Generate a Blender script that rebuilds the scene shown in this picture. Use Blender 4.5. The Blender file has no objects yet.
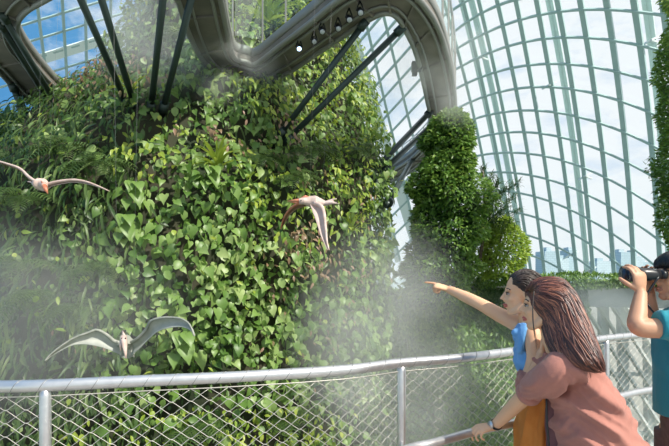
import bpy, math, random
import numpy as np
from mathutils import Vector, Matrix
rng = np.random.default_rng(7)
random.seed(7)
F = 520.3; CX = 334.5; HY = 275.0; CZ = 1.6
D = bpy.data; COL = bpy.context.scene.collection
def P(px, py, Y):
    "a point of the place, Y metres ahead of the viewpoint"
    return np.array([(px-CX)/F*Y, Y, CZ-(py-HY)/F*Y])
def PZ(px, py, z):
    return P(px, py, (z-CZ)*F/(HY-py))
def proj(V):
    V = np.atleast_2d(V); Y = np.maximum(V[:,1], .01)
    return CX+V[:,0]/Y*F, HY-(V[:,2]-CZ)/Y*F
# ---------------------------------------------------------------- materials
def nodes(name):
    m = D.materials.new(name); m.use_nodes = True; nt = m.node_tree
    for n in list(nt.nodes): nt.nodes.remove(n)
    out = nt.nodes.new('ShaderNodeOutputMaterial')
    def N(t, **k):
        n = nt.nodes.new('ShaderNode'+t)
        for a, b in k.items():
            if a.startswith('i_'):
                n.inputs[a[2:].replace('_', ' ')].default_value = b
            else: setattr(n, a, b)
        return n
    return m, nt, N, out
def c4(c): return (c[0], c[1], c[2], 1)
def ramp(n, stops, interp='LINEAR'):
    cr = n.color_ramp; cr.interpolation = interp
    while len(cr.elements) < len(stops): cr.elements.new(.5)
    for e, (p, c) in zip(cr.elements, stops): e.position = p; e.color = c4(c)
def mat(name, col, rough=.6, metal=0, col2=None, scale=20, bump=0, bscale=60, spec=.5, sss=0, sheen=0):
    m, nt, N, out = nodes(name)
    b = N('BsdfPrincipled'); b.inputs['Base Color'].default_value = c4(col)
    b.inputs['Roughness'].default_value = rough; b.inputs['Metallic'].default_value = metal
    b.inputs['Specular IOR Level'].default_value = spec
    if sss:
        b.inputs['Subsurface Weight'].default_value = sss; b.inputs['Subsurface Scale'].default_value = .01
        b.inputs['Subsurface Radius'].default_value = (1, .35, .2)
    if sheen: b.inputs['Sheen Weight'].default_value = sheen
    tc = N('TexCoord')
    if col2 is not None:
        t = N('TexNoise', i_Scale=scale, i_Detail=5.0); r = N('ValToRGB')
        ramp(r, [(.35, col), (.65, col2)])
        nt.links.new(tc.outputs['Object'], t.inputs['Vector']); nt.links.new(t.outputs['Fac'], r.inputs['Fac'])
        nt.links.new(r.outputs['Color'], b.inputs['Base Color'])
    if bump:
        t = N('TexNoise', i_Scale=bscale, i_Detail=4.0); bp = N('Bump', i_Strength=bump, i_Distance=.01)
        nt.links.new(tc.outputs['Object'], t.inputs['Vector']); nt.links.new(t.outputs['Fac'], bp.inputs['Height'])
        nt.links.new(bp.outputs['Normal'], b.inputs['Normal'])
    nt.links.new(b.outputs[0], out.inputs['Surface'])
    return m
def leafmat(name, cols, rough=.42, trans=.3, spec=.5):
    "leaves of one plant: every leaf its own green, light passes through a little"
    m, nt, N, out = nodes(name)
    g = N('NewGeometry'); r = N('ValToRGB'); n = len(cols)
    ramp(r, [(i/max(1, n-1), c) for i, c in enumerate(cols)])
    tc = N('TexCoord'); t = N('TexNoise', i_Scale=.9, i_Detail=3.0)
    nt.links.new(tc.outputs['Object'], t.inputs['Vector'])
    mx = N('Math', operation='MULTIPLY_ADD'); mx.inputs[1].default_value = .62; 
    sb = N('Math', operation='MULTIPLY_ADD'); sb.inputs[1].default_value = .9; sb.inputs[2].default_value = -.27
    nt.links.new(t.outputs['Fac'], sb.inputs[0])
    nt.links.new(g.outputs['Random Per Island'], mx.inputs[0]); nt.links.new(sb.outputs[0], mx.inputs[2])
    nt.links.new(mx.outputs[0], r.inputs['Fac'])
    b = N('BsdfPrincipled'); b.inputs['Roughness'].default_value = rough; b.inputs['Specular IOR Level'].default_value = spec
    tr = N('BsdfTranslucent'); ms = N('MixShader'); ms.inputs[0].default_value = trans
    br = N('HueSaturation'); br.inputs['Value'].default_value = 1.5; br.inputs['Hue'].default_value = .485
    nt.links.new(r.outputs['Color'], b.inputs['Base Color']); nt.links.new(r.outputs['Color'], br.inputs['Color'])
    nt.links.new(br.outputs[0], tr.inputs['Color'])
    nt.links.new(b.outputs[0], ms.inputs[1]); nt.links.new(tr.outputs[0], ms.inputs[2])
    nt.links.new(ms.outputs[0], out.inputs['Surface'])
    return m
# ---------------------------------------------------------------- objects
WO = {}
def tag(o, label=None, cat=None, group=None, kind=None):
    if label: o['label'] = label
    if cat: o['category'] = cat
    if group: o['group'] = group
    if kind: o['kind'] = kind
    return o
def empty(name, loc, label=None, cat=None, group=None, kind=None):
    o = D.objects.new(name, None); COL.objects.link(o); o.location = [float(v) for v in loc]
    o.empty_display_size = .1; WO[o.name] = np.array(loc, float)
    return tag(o, label, cat, group, kind)
def obj(name, VF, m, parent=None, origin=None, smooth=True, label=None, cat=None, group=None, kind=None):
    V, Fc = VF[0], VF[1]
    V = np.asarray(V, float)
    if parent is not None: org = WO[parent.name]; loc = (0, 0, 0)
    else:
        org = np.array(origin if origin is not None else [V[:,0].mean(), V[:,1].mean(), V[:,2].min()], float); loc = org
    me = D.meshes.new(name); me.from_pydata((V-org).tolist(), [], Fc if isinstance(Fc, list) else Fc.tolist())
    if smooth: me.polygons.foreach_set('use_smooth', [True]*len(me.polygons))
    mats = m if isinstance(m, (list, tuple)) else [m]
    for k in mats: me.materials.append(k)
    if len(VF) > 2: me.polygons.foreach_set('material_index', list(VF[2]))
    me.update()
    o = D.objects.new(name, me); COL.objects.link(o); o.location = [float(v) for v in loc]
    if parent is not None: o.parent = parent
    WO[o.name] = org
    return tag(o, label, cat, group, kind)
def join(parts):
    V = []; Fc = []; n = 0
    for p in parts:
        v, f = p[0], p[1]
        V.append(np.asarray(v, float)); Fc += [tuple(int(i)+n for i in q) for q in f]; n += len(v)
    return np.vstack(V), Fc
def nrm(v):
    v = np.asarray(v, float); return v/(np.linalg.norm(v, axis=-1, keepdims=True)+1e-12)
def box(c, s, R=None):
    c = np.array(c, float); s = np.array(s, float)/2
    V = np.array([[x, y, z] for x in (-1, 1) for y in (-1, 1) for z in (-1, 1)])*s
    if R is not None: V = V @ np.array(R).T
    return V+c, [(0,1,3,2),(4,6,7,5),(0,4,5,1),(2,3,7,6),(0,2,6,4),(1,5,7,3)]
def beam(a, b, w, h, up=(0,0,1)):
    a = np.array(a, float); b = np.array(b, float); d = nrm(b-a); s = nrm(np.cross(d, up)); u = np.cross(s, d)
    V = [p+s*x*w/2+u*y*h/2 for p in (a, b) for x, y in ((-1,-1),(1,-1),(1,1),(-1,1))]
    return np.array(V), [(3,2,1,0),(4,5,6,7),(0,1,5,4),(1,2,6,5),(2,3,7,6),(3,0,4,7)]
def loft(pts, rad, n=12, up=(0, 0, 1), cap=True, sq=1.0, updirs=None):
    "tube through pts; rad is one number per point or (across, along-up)"
    pts = np.array(pts, float); k = len(pts); V = []; Fc = []
    rad = [(r, r) if np.isscalar(r) else tuple(r) for r in (rad if not np.isscalar(rad) else [rad]*k)]
    T = nrm(np.gradient(pts, axis=0)); up = np.array(up, float)
    prev = None
    for i in range(k):
        u0 = np.array(updirs[i], float) if updirs is not None else (up if prev is None or abs(T[i] @ up) < .97 else prev)
        s = np.cross(T[i], u0)
        if np.linalg.norm(s) < .05: s = np.cross(T[i], (0.3, 1, .1))
        s = nrm(s); u = np.cross(s, T[i]); prev = u
        for j in range(n):
            a = 2*math.pi*j/n; c, q = math.cos(a), math.sin(a)
            if sq != 1: c = math.copysign(abs(c)**sq, c); q = math.copysign(abs(q)**sq, q)
            V.append(pts[i]+s*c*rad[i][0]+u*q*rad[i][1])
    for i in range(k-1):
        for j in range(n):
            a = i*n+j; b = i*n+(j+1) % n; Fc.append((a, b, b+n, a+n))
    if cap: Fc.append(tuple(range(n-1, -1, -1))); Fc.append(tuple(range((k-1)*n, k*n)))
    return np.array(V), Fc
def smoothline(pts, m=6):
    "Catmull-Rom through the points"
    p = [np.array(q, float) for q in pts]; p = [2*p[0]-p[1]]+p+[2*p[-1]-p[-2]]; out = []
    for i in range(1, len(p)-2):
        for t in np.linspace(0, 1, m, endpoint=False):
            a, b, c, d = p[i-1:i+3]
            out.append(.5*(2*b+(c-a)*t+(2*a-5*b+4*c-d)*t*t+(3*b-a-3*c+d)*t**3))
    out.append(p[-2]); return np.array(out)
def ball(c, r, seg=16, rings=10, R=None):
    V = [(0, 0, 1)]; Fc = []
    for i in range(1, rings):
        a = math.pi*i/rings
        for j in range(seg):
            b = 2*math.pi*j/seg; V.append((math.sin(a)*math.cos(b), math.sin(a)*math.sin(b), math.cos(a)))
    V.append((0, 0, -1)); n = len(V)
    for j in range(seg):
        Fc.append((0, 1+j, 1+(j+1) % seg)); Fc.append((n-1, n-1-seg+(j+1) % seg, n-1-seg+j))
    for i in range(rings-2):
        for j in range(seg):
            a = 1+i*seg+j; b = 1+i*seg+(j+1) % seg; Fc.append((a, a+seg, b+seg, b))
    V = np.array(V)*np.array(r if not np.isscalar(r) else (r, r, r))
    if R is not None: V = V @ np.array(R).T
    return V+np.array(c, float), Fc
def fuse(parts, voxel=.006, it=6, fac=.5):
    "one continuous skin over overlapping shapes"
    V, Fc = join(parts)
    me = D.meshes.new('tmp'); me.from_pydata(V.tolist(), [], Fc); o = D.objects.new('tmp', me); COL.objects.link(o)
    m = o.modifiers.new('r', 'REMESH'); m.mode = 'VOXEL'; m.voxel_size = voxel; m.adaptivity = 0
    if it: s = o.modifiers.new('s', 'SMOOTH'); s.iterations = it; s.factor = fac
    dg = bpy.context.evaluated_depsgraph_get(); e = o.evaluated_get(dg); q = e.to_mesh()
    n = len(q.vertices); A = np.empty(n*3); q.vertices.foreach_get('co', A)
    Fo = [tuple(p.vertices) for p in q.polygons]
    e.to_mesh_clear(); D.objects.remove(o); D.meshes.remove(me)
    return A.reshape(-1, 3), Fo
def normals(V, Fc):
    V = np.asarray(V); N = np.zeros_like(V); f = np.array([q[:3] for q in Fc])
    n = np.cross(V[f[:,1]]-V[f[:,0]], V[f[:,2]]-V[f[:,0]])
    for i in range(3): np.add.at(N, f[:,i], n)
    return nrm(N)
def _h(i, j, k, s): 
    x = np.sin(i*127.1+j*311.7+k*74.7+s*53.3)*43758.5453; return x-np.floor(x)
def vnoise(p, s=0):
    "value noise in 0..1"
    p = np.atleast_2d(np.asarray(p, float)); i = np.floor(p); f = p-i; f = f*f*(3-2*f); r = 0
    for a in (0, 1):
        for b in (0, 1):
            for c in (0, 1):
                w = (f[:,0] if a else 1-f[:,0])*(f[:,1] if b else 1-f[:,1])*(f[:,2] if c else 1-f[:,2])
                r = r+w*_h(i[:,0]+a, i[:,1]+b, i[:,2]+c, s)
    return r
def fbm(p, s=0, o=3):
    r = 0; a = .5; p = np.asarray(p, float)
    for k in range(o): r = r+a*vnoise(p*(2**k), s+k); a *= .5
    return r/(1-.5**o)
# ---------------------------------------------------------------- leaves
def leaf(kind):
    "leaf blade lying along +y from its stalk, facing +z"
    if kind == 'heart':
        st = [(-.12, .17, 0), (0, .40, .02), (.25, .44, .05), (.55, .30, .03), (.82, .11, -.06), (1.0, .01, -.16)]
    elif kind == 'oval':
        st = [(0, .03, 0), (.3, .2, .03), (.65, .17, 0), (1.0, .01, -.1)]
    elif kind == 'round':
        st = [(0, .12, 0), (.25, .36, .03), (.6, .36, .02), (.92, .1, -.05)]
    elif kind == 'blade':
        st = [(0, .035, 0), (.3, .055, .10), (.6, .045, .12), (.85, .025, .04), (1.0, .004, -.05)]
    elif kind == 'chip':
        st = [(0, .05, 0), (.45, .24, .04), (1.0, .03, -.05)]
    V = []; Fc = []
    for y, w, z in st: V += [(-w, y, z+w*.28), (0, y+.0, z), (w, y, z+w*.28)]
    if kind == 'heart': V[1] = (0, .05, .0)
    for i in range(len(st)-1):
        a = 3*i; Fc += [(a, a+1, a+4, a+3), (a+1, a+2, a+5, a+4)]
    return np.array(V, float), Fc
def frames(axis, normal):
    y = nrm(axis); x = nrm(np.cross(y, normal)); z = np.cross(x, y)
    return np.stack([x, y, z], axis=-1)
def scatter(kind, pos, axis, normal, size):
    V0, F0 = leaf(kind); R = frames(axis, normal); n = len(pos)
    size = np.asarray(size, float).reshape(-1, 1, 1)
    V = np.einsum('nij,kj->nki', R, V0)*size + np.asarray(pos)[:, None, :]
    k = len(V0); Fa = []
    F0 = np.array(F0)
    Fa = (F0[None]+(np.arange(n)*k)[:, None, None]).reshape(-1, F0.shape[1])
    return V.reshape(-1, 3), Fa
def rnd(n, s=1.0): return rng.normal(size=(n, 3))*s
def joinf(parts):
    V = []; Fs = []; n = 0
    for v, f in parts: V.append(v); Fs.append(np.asarray(f)+n); n += len(v)
    return np.vstack(V), np.vstack(Fs)
# ---------------------------------------------------------------- material set
M = {}
M['steel'] = mat('painted_steel', (.36,.50,.48), .5, .0, (.40,.53,.51), 2)
M['palesteel'] = mat('pale_steel', (.74,.82,.78), .5)
M['concrete'] = mat('weathered_concrete', (.135,.125,.11), .85, 0, (.25,.22,.19), 1.3, .4, 12)
M['parapet'] = mat('parapet_metal', (.27,.27,.25), .5, .3)
M['strut'] = mat('dark_green_steel', (.035,.055,.05), .4, .3)
M['rail'] = mat('brushed_stainless', (.62,.62,.63), .32, .85, (.7,.7,.7), 30)
M['wire'] = mat('steel_wire', (.52,.50,.45), .45, .5)
M['darkwire'] = mat('lashing_wire', (.3,.3,.29), .5, .6)
M['soil'] = mat('mossy_soil', (.022,.035,.014), .95, 0, (.05,.045,.025), 1.5)
M['white'] = mat('white_paint', (.62,.66,.64), .5)
M['wallpale'] = mat('pale_render', (.42,.44,.42), .8, 0, (.5,.52,.5), 3)
M['black'] = mat('black_plastic', (.015,.016,.018), .35)
M['deck'] = mat('deck_boards', (.28,.26,.24), .8, 0, (.34,.32,.3), 6)
M['floor'] = mat('lower_floor', (.10,.14,.08), .9, 0, (.18,.2,.14), .6)
G = dict(
 heart=leafmat('heart_leaf', [(.035,.085,.015), (.08,.17,.03), (.14,.25,.05), (.21,.33,.085), (.30,.40,.14), (.36,.45,.17)]),
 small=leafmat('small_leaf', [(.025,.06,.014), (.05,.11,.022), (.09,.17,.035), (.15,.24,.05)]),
 yellow=leafmat('yellow_green_leaf', [(.12,.21,.025), (.22,.33,.04), (.34,.42,.06), (.44,.48,.10)]),
 bronze=leafmat('bronze_leaf', [(.10,.12,.04), (.20,.15,.07), (.33,.20,.13), (.42,.30,.2)]),
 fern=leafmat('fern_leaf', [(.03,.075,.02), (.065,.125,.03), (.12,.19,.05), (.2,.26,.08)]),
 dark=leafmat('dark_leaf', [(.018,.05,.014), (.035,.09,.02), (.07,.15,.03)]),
 tree=leafmat('tree_leaf', [(.035,.09,.02), (.08,.18,.03), (.17,.30,.05), (.30,.42,.09)]),
)
# ================================================================ SKY, SUN, CAMERA
sc = bpy.context.scene
sc.view_settings.view_transform = 'Standard'; sc.view_settings.look = 'None'; sc.view_settings.gamma = 1
sc.view_settings.exposure = 0.0; sc.view_settings.use_curve_mapping = False
cam = D.cameras.new('camera'); co = D.objects.new('camera', cam); COL.objects.link(co); sc.camera = co
co.location = (0, 0, CZ); co.rotation_euler = (math.pi/2, 0, 0)
cam.sensor_width = 36; cam.lens = 28; cam.shift_y = (HY-223)/669; cam.clip_end = 3000
w = D.worlds.new('sky'); sc.world = w; w.use_nodes = True; nt = w.node_tree
for n in list(nt.nodes): nt.nodes.remove(n)
def N(t, **k):
    n = nt.nodes.new('ShaderNode'+t)
    for a, b in k.items():
        if a.startswith('i_'): n.inputs[a[2:].replace('_', ' ')].default_value = b
        else: setattr(n, a, b)
    return n
L = nt.links.new
tc = N('TexCoord'); sep = N('SeparateXYZ'); L(tc.outputs['Generated'], sep.inputs[0])
# clear sky deepens away from the sun side (the left), thin bright cloud over the right
g = N('MapRange', i_From_Min=-.75, i_From_Max=.30, i_To_Min=0, i_To_Max=1); L(sep.outputs['X'], g.inputs['Value'])
blue = N('ValToRGB'); ramp(blue, [(0, (.07,.27,.60)), (.45, (.12,.36,.66)), (.72, (.40,.60,.80)), (1, (.55,.69,.88))]); L(g.outputs[0], blue.inputs['Fac'])
mp = N('Mapping'); mp.inputs['Scale'].default_value = (1.0, 1.0, 2.2); L(tc.outputs['Generated'], mp.inputs['Vector'])
no = N('TexNoise', i_Scale=9.0, i_Detail=7.0, i_Roughness=.6); L(mp.outputs[0], no.inputs['Vector'])
add = N('Math', operation='MULTIPLY_ADD'); add.inputs[1].default_value = .42; L(g.outputs[0], add.inputs[0]); L(no.outputs['Fac'], add.inputs[2])
cl = N('ValToRGB'); ramp(cl, [(.62, (0,0,0)), (.90, (1,1,1))]); L(add.outputs[0], cl.inputs['Fac'])
mixc = N('MixRGB'); mixc.inputs['Color2'].default_value = (.93,.95,.98,1); L(cl.outputs[0], mixc.inputs['Fac']); L(blue.outputs[0], mixc.inputs['Color1'])
hz = N('MapRange', i_From_Min=0.0, i_From_Max=.22, i_To_Min=.75, i_To_Max=0); L(sep.outputs['Z'], hz.inputs['Value'])
mixh = N('MixRGB'); mixh.inputs['Color2'].default_value = (.86,.91,.93,1); L(hz.outputs[0], mixh.inputs['Fac']); L(mixc.outputs[0], mixh.inputs['Color1'])
bg = N('Background', i_Strength=1.08); L(mixh.outputs[0], bg.inputs['Color'])
wo = N('OutputWorld'); L(bg.outputs[0], wo.inputs['Surface'])
sun = D.lights.new('sun', 'SUN'); sun.energy = 5.6; sun.angle = math.radians(1.0); sun.color = (1, .95, .85)
so = D.objects.new('sun', sun); COL.objects.link(so)
SUN = nrm(np.array([.62, -.50, .80]))
so.rotation_euler = Vector(tuple(SUN)).to_track_quat('Z', 'Y').to_euler(); so.location = (20, -15, 30)

# ================================================================ MOUNTAIN
ZR = np.array([-7.0, 0.0, 2.0, 3.4, 4.6, 5.3, 5.9, 6.4, 7.2, 8.4, 10.5, 13.0])
LP = np.array([-95., -85, -70, -45, 2, 34, 64, 84, 118, 142, 158, 168])
RP = np.array([366., 374, 378, 380, 380, 374, 367, 360, 348, 338, 325, 310])
DN = np.array([8.7, 8.7, 8.8, 9.2, 9.9, 10.5, 11.2, 11.6, 12.0, 12.5, 13.2, 14.0])
AL = np.arctan((LP-CX)/F); AR = np.arctan((RP-CX)/F)
hh = (AR-AL)/2; ac = (AR+AL)/2; DD = DN/(1-np.sin(hh)); RR = DD*np.sin(hh)
MCX = DD*np.sin(ac); MCY = DD*np.cos(ac)
def mcen(z): return np.interp(z, ZR, MCX), np.interp(z, ZR, MCY), np.interp(z, ZR, RR)
def mpt(th, z, off=0.0):
    "theta 0 faces the viewpoint side (-y), positive to the right"
    cx, cy, R = mcen(z); d = np.stack([np.sin(th), -np.cos(th), 0*th], -1)
    base = np.stack([cx, cy, z+0*th], -1)+d*R[..., None] if np.ndim(z) else None
    b = fbm(base*.8, 3, 2)*.8+vnoise(base*2.3, 9)*.38-.66
    return base+d*(b+off)[..., None], d
def build_mountain():
    nt_, nz = 90, 70; th = np.linspace(-2.3, 2.3, nt_); z = np.linspace(-6.4, 13, nz)
    T, Z = np.meshgrid(th, z); p, d = mpt(T.ravel(), Z.ravel(), -.12)
    Fc = [(j*nt_+i, j*nt_+i+1, (j+1)*nt_+i+1, (j+1)*nt_+i) for j in range(nz-1) for i in range(nt_-1)]
    # close the back and the top
    V = list(p); 
    for j in range(nz-1): Fc.append((j*nt_+nt_-1, j*nt_, (j+1)*nt_, (j+1)*nt_+nt_-1))
    Fc.append(tuple((nz-1)*nt_+i for i in range(nt_)))
    obj('mountain', (np.array(V), Fc), M['soil'], kind='structure')
build_mountain()
def mhit(px, py, off=.1):
    "where the sight line through a point of the photograph meets the mountain face"
    for Y in np.arange(7.5, 18, .02):
        p = P(px, py, Y); cx, cy, R = mcen(p[2])
        if math.hypot(p[0]-cx, p[1]-cy) < R+off: return p
    return P(px, py, 12)
def face_samples(n, sel, off0=0, off1=.35, zr=(-2.6, 10.6)):
    "random points on the face, kept where sel says this plant grows"
    th = rng.uniform(-2.0, 2.0, n); z = rng.uniform(zr[0], zr[1], n); R = mcen(z)[2]
    k = rng.uniform(0, 6.3, n) < R; th = th[k]; z = z[k]
    p, d = mpt(th, z, 0); x, y = proj(p); pr = sel(x, y, p); k = rng.uniform(0, 1, len(p)) < pr
    p = p[k]; d = d[k]; off = rng.uniform(off0, off1, len(p)); return p+d*off[:, None], d
def sm(x, a, b): t = np.clip((x-a)/(b-a), 0, 1); return t*t*(3-2*t)
def hang(kind, n, sel, s0, s1, off0=0, off1=.35, tilt=.55, jit=.45, zr=(-2.6, 10.6)):
    p, d = face_samples(n, sel, off0, off1, zr); k = len(p)
    ax = np.array([0, 0, -1.])+d*rng.uniform(.0, .9, (k, 1))+rnd(k, jit)
    no_ = d+np.array([0, 0, tilt])+rnd(k, jit*.8)
    return scatter(kind, p, ax, no_, rng.uniform(s0, s1, k)**1.0)
# zones of the face (where each plant grows)
def z_heart(x, y, p):
    m = sm(x, 90, 135)*sm(y, 128, 165)*(1-sm(x, 255, 300)*(1-sm(y, 225, 262)))
    m = np.maximum(m, .8*sm(x, 175, 200)*(1-sm(x, 285, 310))*sm(y, 92, 110)*(1-sm(y,150,170)))
    m = np.maximum(m, .75*sm(x,160,190)*(1-sm(x,230,250))*sm(y,40,60)*(1-sm(y,110,130)))
    m = np.maximum(m, .07+.2*sm(x, 60, 130))
    return m*(1-.75*sm(y, 390, 420))*np.where(vnoise(p*.9, 21) > .28, 1, .25)
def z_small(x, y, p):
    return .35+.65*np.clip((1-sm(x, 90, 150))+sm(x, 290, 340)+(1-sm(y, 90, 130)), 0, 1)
def z_bronze(x, y, p):
    m = np.exp(-((x-305)/42)**2-((y-250)/60)**2)+.8*np.exp(-((x-115)/30)**2-((y-80)/28)**2)+.9*np.exp(-((x-200)/35)**2-((y-145)/16)**2)
    m = m+.5*np.exp(-((x-270)/28)**2-((y-135)/28)**2)+.5*np.exp(-((x-100)/30)**2-((y-350)/25)**2)
    return np.clip(m, 0, 1)*(vnoise(p*1.7, 5) > .45)
def z_yellow(x, y, p):
    m = .9*sm(x, 215, 260)*(1-sm(x,350,372))*(1-sm(y, 190, 260))+.9*sm(x,40,100)*(1-sm(x,300,330))*sm(y, 392, 415)
    m = m+.8*np.exp(-((x-150)/60)**2-((y-150)/22)**2)+.5*np.exp(-((x-270)/40)**2-((y-25)/60)**2)
    return np.clip(m, .06, 1)*np.where(vnoise(p*1.2, 31) > .42, 1, .2)
obj('heart_leaf_foliage', joinf([hang('heart', 26000, z_heart, .09, .21, .12, .5, jit=.6), hang('round', 11000, z_heart, .10, .19, .12, .5, jit=.7)]), G['heart'],
    label='mass of large heart-shaped vine leaves covering the middle of the planted mountain', cat='foliage', kind='stuff')
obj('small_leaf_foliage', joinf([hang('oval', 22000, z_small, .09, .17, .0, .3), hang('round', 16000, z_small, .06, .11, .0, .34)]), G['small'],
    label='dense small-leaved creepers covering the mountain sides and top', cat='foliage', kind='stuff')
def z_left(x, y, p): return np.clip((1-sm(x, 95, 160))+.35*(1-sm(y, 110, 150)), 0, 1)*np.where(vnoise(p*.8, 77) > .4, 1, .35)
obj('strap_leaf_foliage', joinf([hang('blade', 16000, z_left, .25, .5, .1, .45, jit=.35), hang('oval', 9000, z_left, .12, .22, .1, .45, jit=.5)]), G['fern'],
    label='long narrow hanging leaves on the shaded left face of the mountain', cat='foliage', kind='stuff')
obj('bronze_leaf_foliage', joinf([hang('oval', 40000, z_bronze, .07, .14, .2, .6)]), G['bronze'],
    label='patches of pinkish bronze leaves scattered over the mountain face', cat='foliage', kind='stuff')
obj('yellow_green_foliage', joinf([hang('oval', 26000, z_yellow, .09, .18, .2, .6, jit=.7), hang('round', 12000, z_yellow, .07, .12, .15, .5)]), G['yellow'],
    label='bright yellow-green leafy clumps on the mountain face', cat='foliage', kind='stuff')
# ---- plants one can pick out on the face
def frond(L_, droop, rise, kind='fern'):
    "one arching frond with its leaflets"
    n = 16; t = np.linspace(0, 1, n)
    x = L_*(t-.15*t**2); z = L_*(rise*t-droop*t**2)
    mid = np.stack([0*t, x, z], -1); parts = [loft(mid, np.linspace(.006, .0015, n), 4)]
    T = nrm(np.gradient(mid, axis=0)); pos = []; ax = []; no_ = []; sz = []
    for i in range(1, n):
        wl = L_*.30*math.sin(math.pi*min(1, t[i]*.82+.12))
        for s in (-1, 1):
            pos.append(mid[i]); ax.append(np.array([s, 0, 0])+T[i]*.35+np.array([0, 0, -.25])); no_.append(np.cross([1, 0, 0], T[i])); sz.append(wl)
    a = scatter('blade', np.array(pos), np.array(ax), np.array(no_), np.array(sz)*1.0)
    V = a[0].copy(); return join(parts+[(V, a[1].tolist())])
def rotz(V, a): c, s = math.cos(a), math.sin(a); return V @ np.array([[c, s, 0], [-s, c, 0], [0, 0, 1]])
def make_plant(name, kind):
    root = empty(name, (0, 0, 0)); 
    if kind == 'fern':
        for k in range(11):
            a = (k/10-.5)*math.pi*1.15; v, f = frond(random.uniform(.5, .75), random.uniform(.45, .8), random.uniform(.2, .6))
            obj('frond', (rotz(v, a), f), G['fern'], root)
    else:
        g_ = {'bromeliad': G['yellow'], 'cordyline': G['yellow'], 'anthurium': G['heart'], 'begonia': G['bronze']}[kind]
        if kind in ('bromeliad', 'cordyline'):
            m = 22 if kind == 'bromeliad' else 30
            for k in range(m):
                a = random.uniform(-1.9, 1.9); e = random.uniform(-.1, 1.2) if kind == 'bromeliad' else random.uniform(-.5, 1.3)
                d_ = np.array([[math.sin(a)*math.cos(e), math.cos(a)*math.cos(e), math.sin(e)]])
                L_ = random.uniform(.38, .55)*(1 if kind == 'bromeliad' else 1.35)
                v, f = scatter('blade', np.zeros((1, 3)), d_, np.array([[0, -.2, 1.]]), [L_])
                obj('leaf', (v, f.tolist()), g_, root)
        else:
            m = 14
            for k in range(m):
                a = random.uniform(-1.7, 1.7); e = random.uniform(-.6, .9); r_ = random.uniform(.1, .38)
                d_ = np.array([math.sin(a)*math.cos(e), math.cos(a)*math.cos(e), math.sin(e)])
                v1, f1 = scatter('heart', (d_*r_)[None], (d_*.6+[0, 0, -.9]+np.random.default_rng(k).normal(size=3)*.2)[None], (d_+[0, .5, .6])[None], [random.uniform(.24, .34) if kind == 'anthurium' else random.uniform(.14, .2)])
                v2, f2 = loft(np.array([[0, 0, 0], d_*r_*.5+[0, 0, .03], d_*r_]), .006, 4)
                obj('leaf', join([(v1, f1.tolist()), (v2, f2)]), g_, root)
    return root
def copy_tree(o, parent=None):
    c = o.copy(); COL.objects.link(c); c.parent = parent
    for ch in list(o.children): copy_tree(ch, c)
    return c
PL = [
 ('fern', 'fern', 308, 152, 1.25, 'large pale fern arching above the middle pterosaur', 'ferns on the mountain'),
 ('fern', 'fern', 292, 178, 1.0, 'fern with flat fronds just above the middle pterosaur beak', None),
 ('fern', 'fern', 262, 158, .9, 'fern left of the large pale fern near the strut feet', None),
 ('fern', 'fern', 62, 150, 1.3, 'dark fern above the pink pterosaur at the upper left', None),
 ('fern', 'fern', 96, 165, 1.2, 'fern hanging over the wingtip of the upper left pterosaur', None),
 ('fern', 'fern', 22, 200, 1.3, 'shaded fern under the left wing of the upper left pterosaur', None),
 ('fern', 'fern', 40, 298, 1.4, 'misty fern above the left wing of the grey pterosaur', None),
 ('fern', 'fern', 75, 310, 1.2, 'fern in the mist beside the raised wing joint of the grey pterosaur', None),
 ('fern', 'fern', 15, 265, 1.3, 'fern at the left edge of the mountain in deep mist', None),
 ('fern', 'fern', 95, 270, 1.2, 'long fern drooping in shade left of the heart-leaved vines', None),
 ('fern', 'fern', 352, 150, 1.0, 'fern on the right shoulder of the mountain beside the paired struts', None),
 ('fern', 'fern', 175, 38, 1.2, 'fern high on the mountain between the two upright struts', None),
 ('fern', 'fern', 285, 415, 1.2, 'low fern behind the wire netting under the top rail', None),
 ('fern', 'fern', 195, 425, 1.3, 'yellow-green fern behind the netting at the mountain foot', None),
 ('bromeliad', 'bromeliad', 218, 168, 1.1, 'spiky bromeliad rosette above the heart-leaved vines', None),
 ('bromeliad', 'bromeliad', 352, 232, .9, 'bromeliad at the right of the middle pterosaur wing', None),
 ('bromeliad', 'bromeliad', 130, 92, .9, 'small rosette beside the feet of the crossing struts', None),
 ('cordyline', 'cordyline', 268, 22, 1.3, 'bright strap-leaved cordyline seen through the walkway opening', None),
 ('cordyline', 'cordyline', 300, 10, 1.0, 'strap-leaved plant against the parapet at the top of the opening', None),
 ('anthurium', 'anthurium', 205, 178, .75, 'pair of broad pale leaves hanging below the bromeliad rosette', None),
 ('anthurium', 'anthurium', 130, 195, .8, 'broad-leaved plant hanging right of the upper left pterosaur', None),
 ('anthurium', 'anthurium', 178, 345, .95, 'large pale heart-leaved plant under the grey pterosaur right wing', None),
 ('anthurium', 'anthurium', 240, 45, .9, 'large-leaved plant behind the parapet at the walkway corner', None),
 ('anthurium', 'anthurium', 125, 228, .8, 'drooping broad-leaved plant halfway down the shaded left face', None),
 ('begonia', 'begonia', 112, 68, .6, 'reddish leaved plant between the crossing struts', None),
 ('begonia', 'begonia', 215, 135, .55, 'pinkish bronze plant above the bromeliad rosette', None),
 ('begonia', 'begonia', 296, 238, .6, 'bronze leaved plant below the brown wing of the middle pterosaur', None),
]
proto = {}
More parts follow.
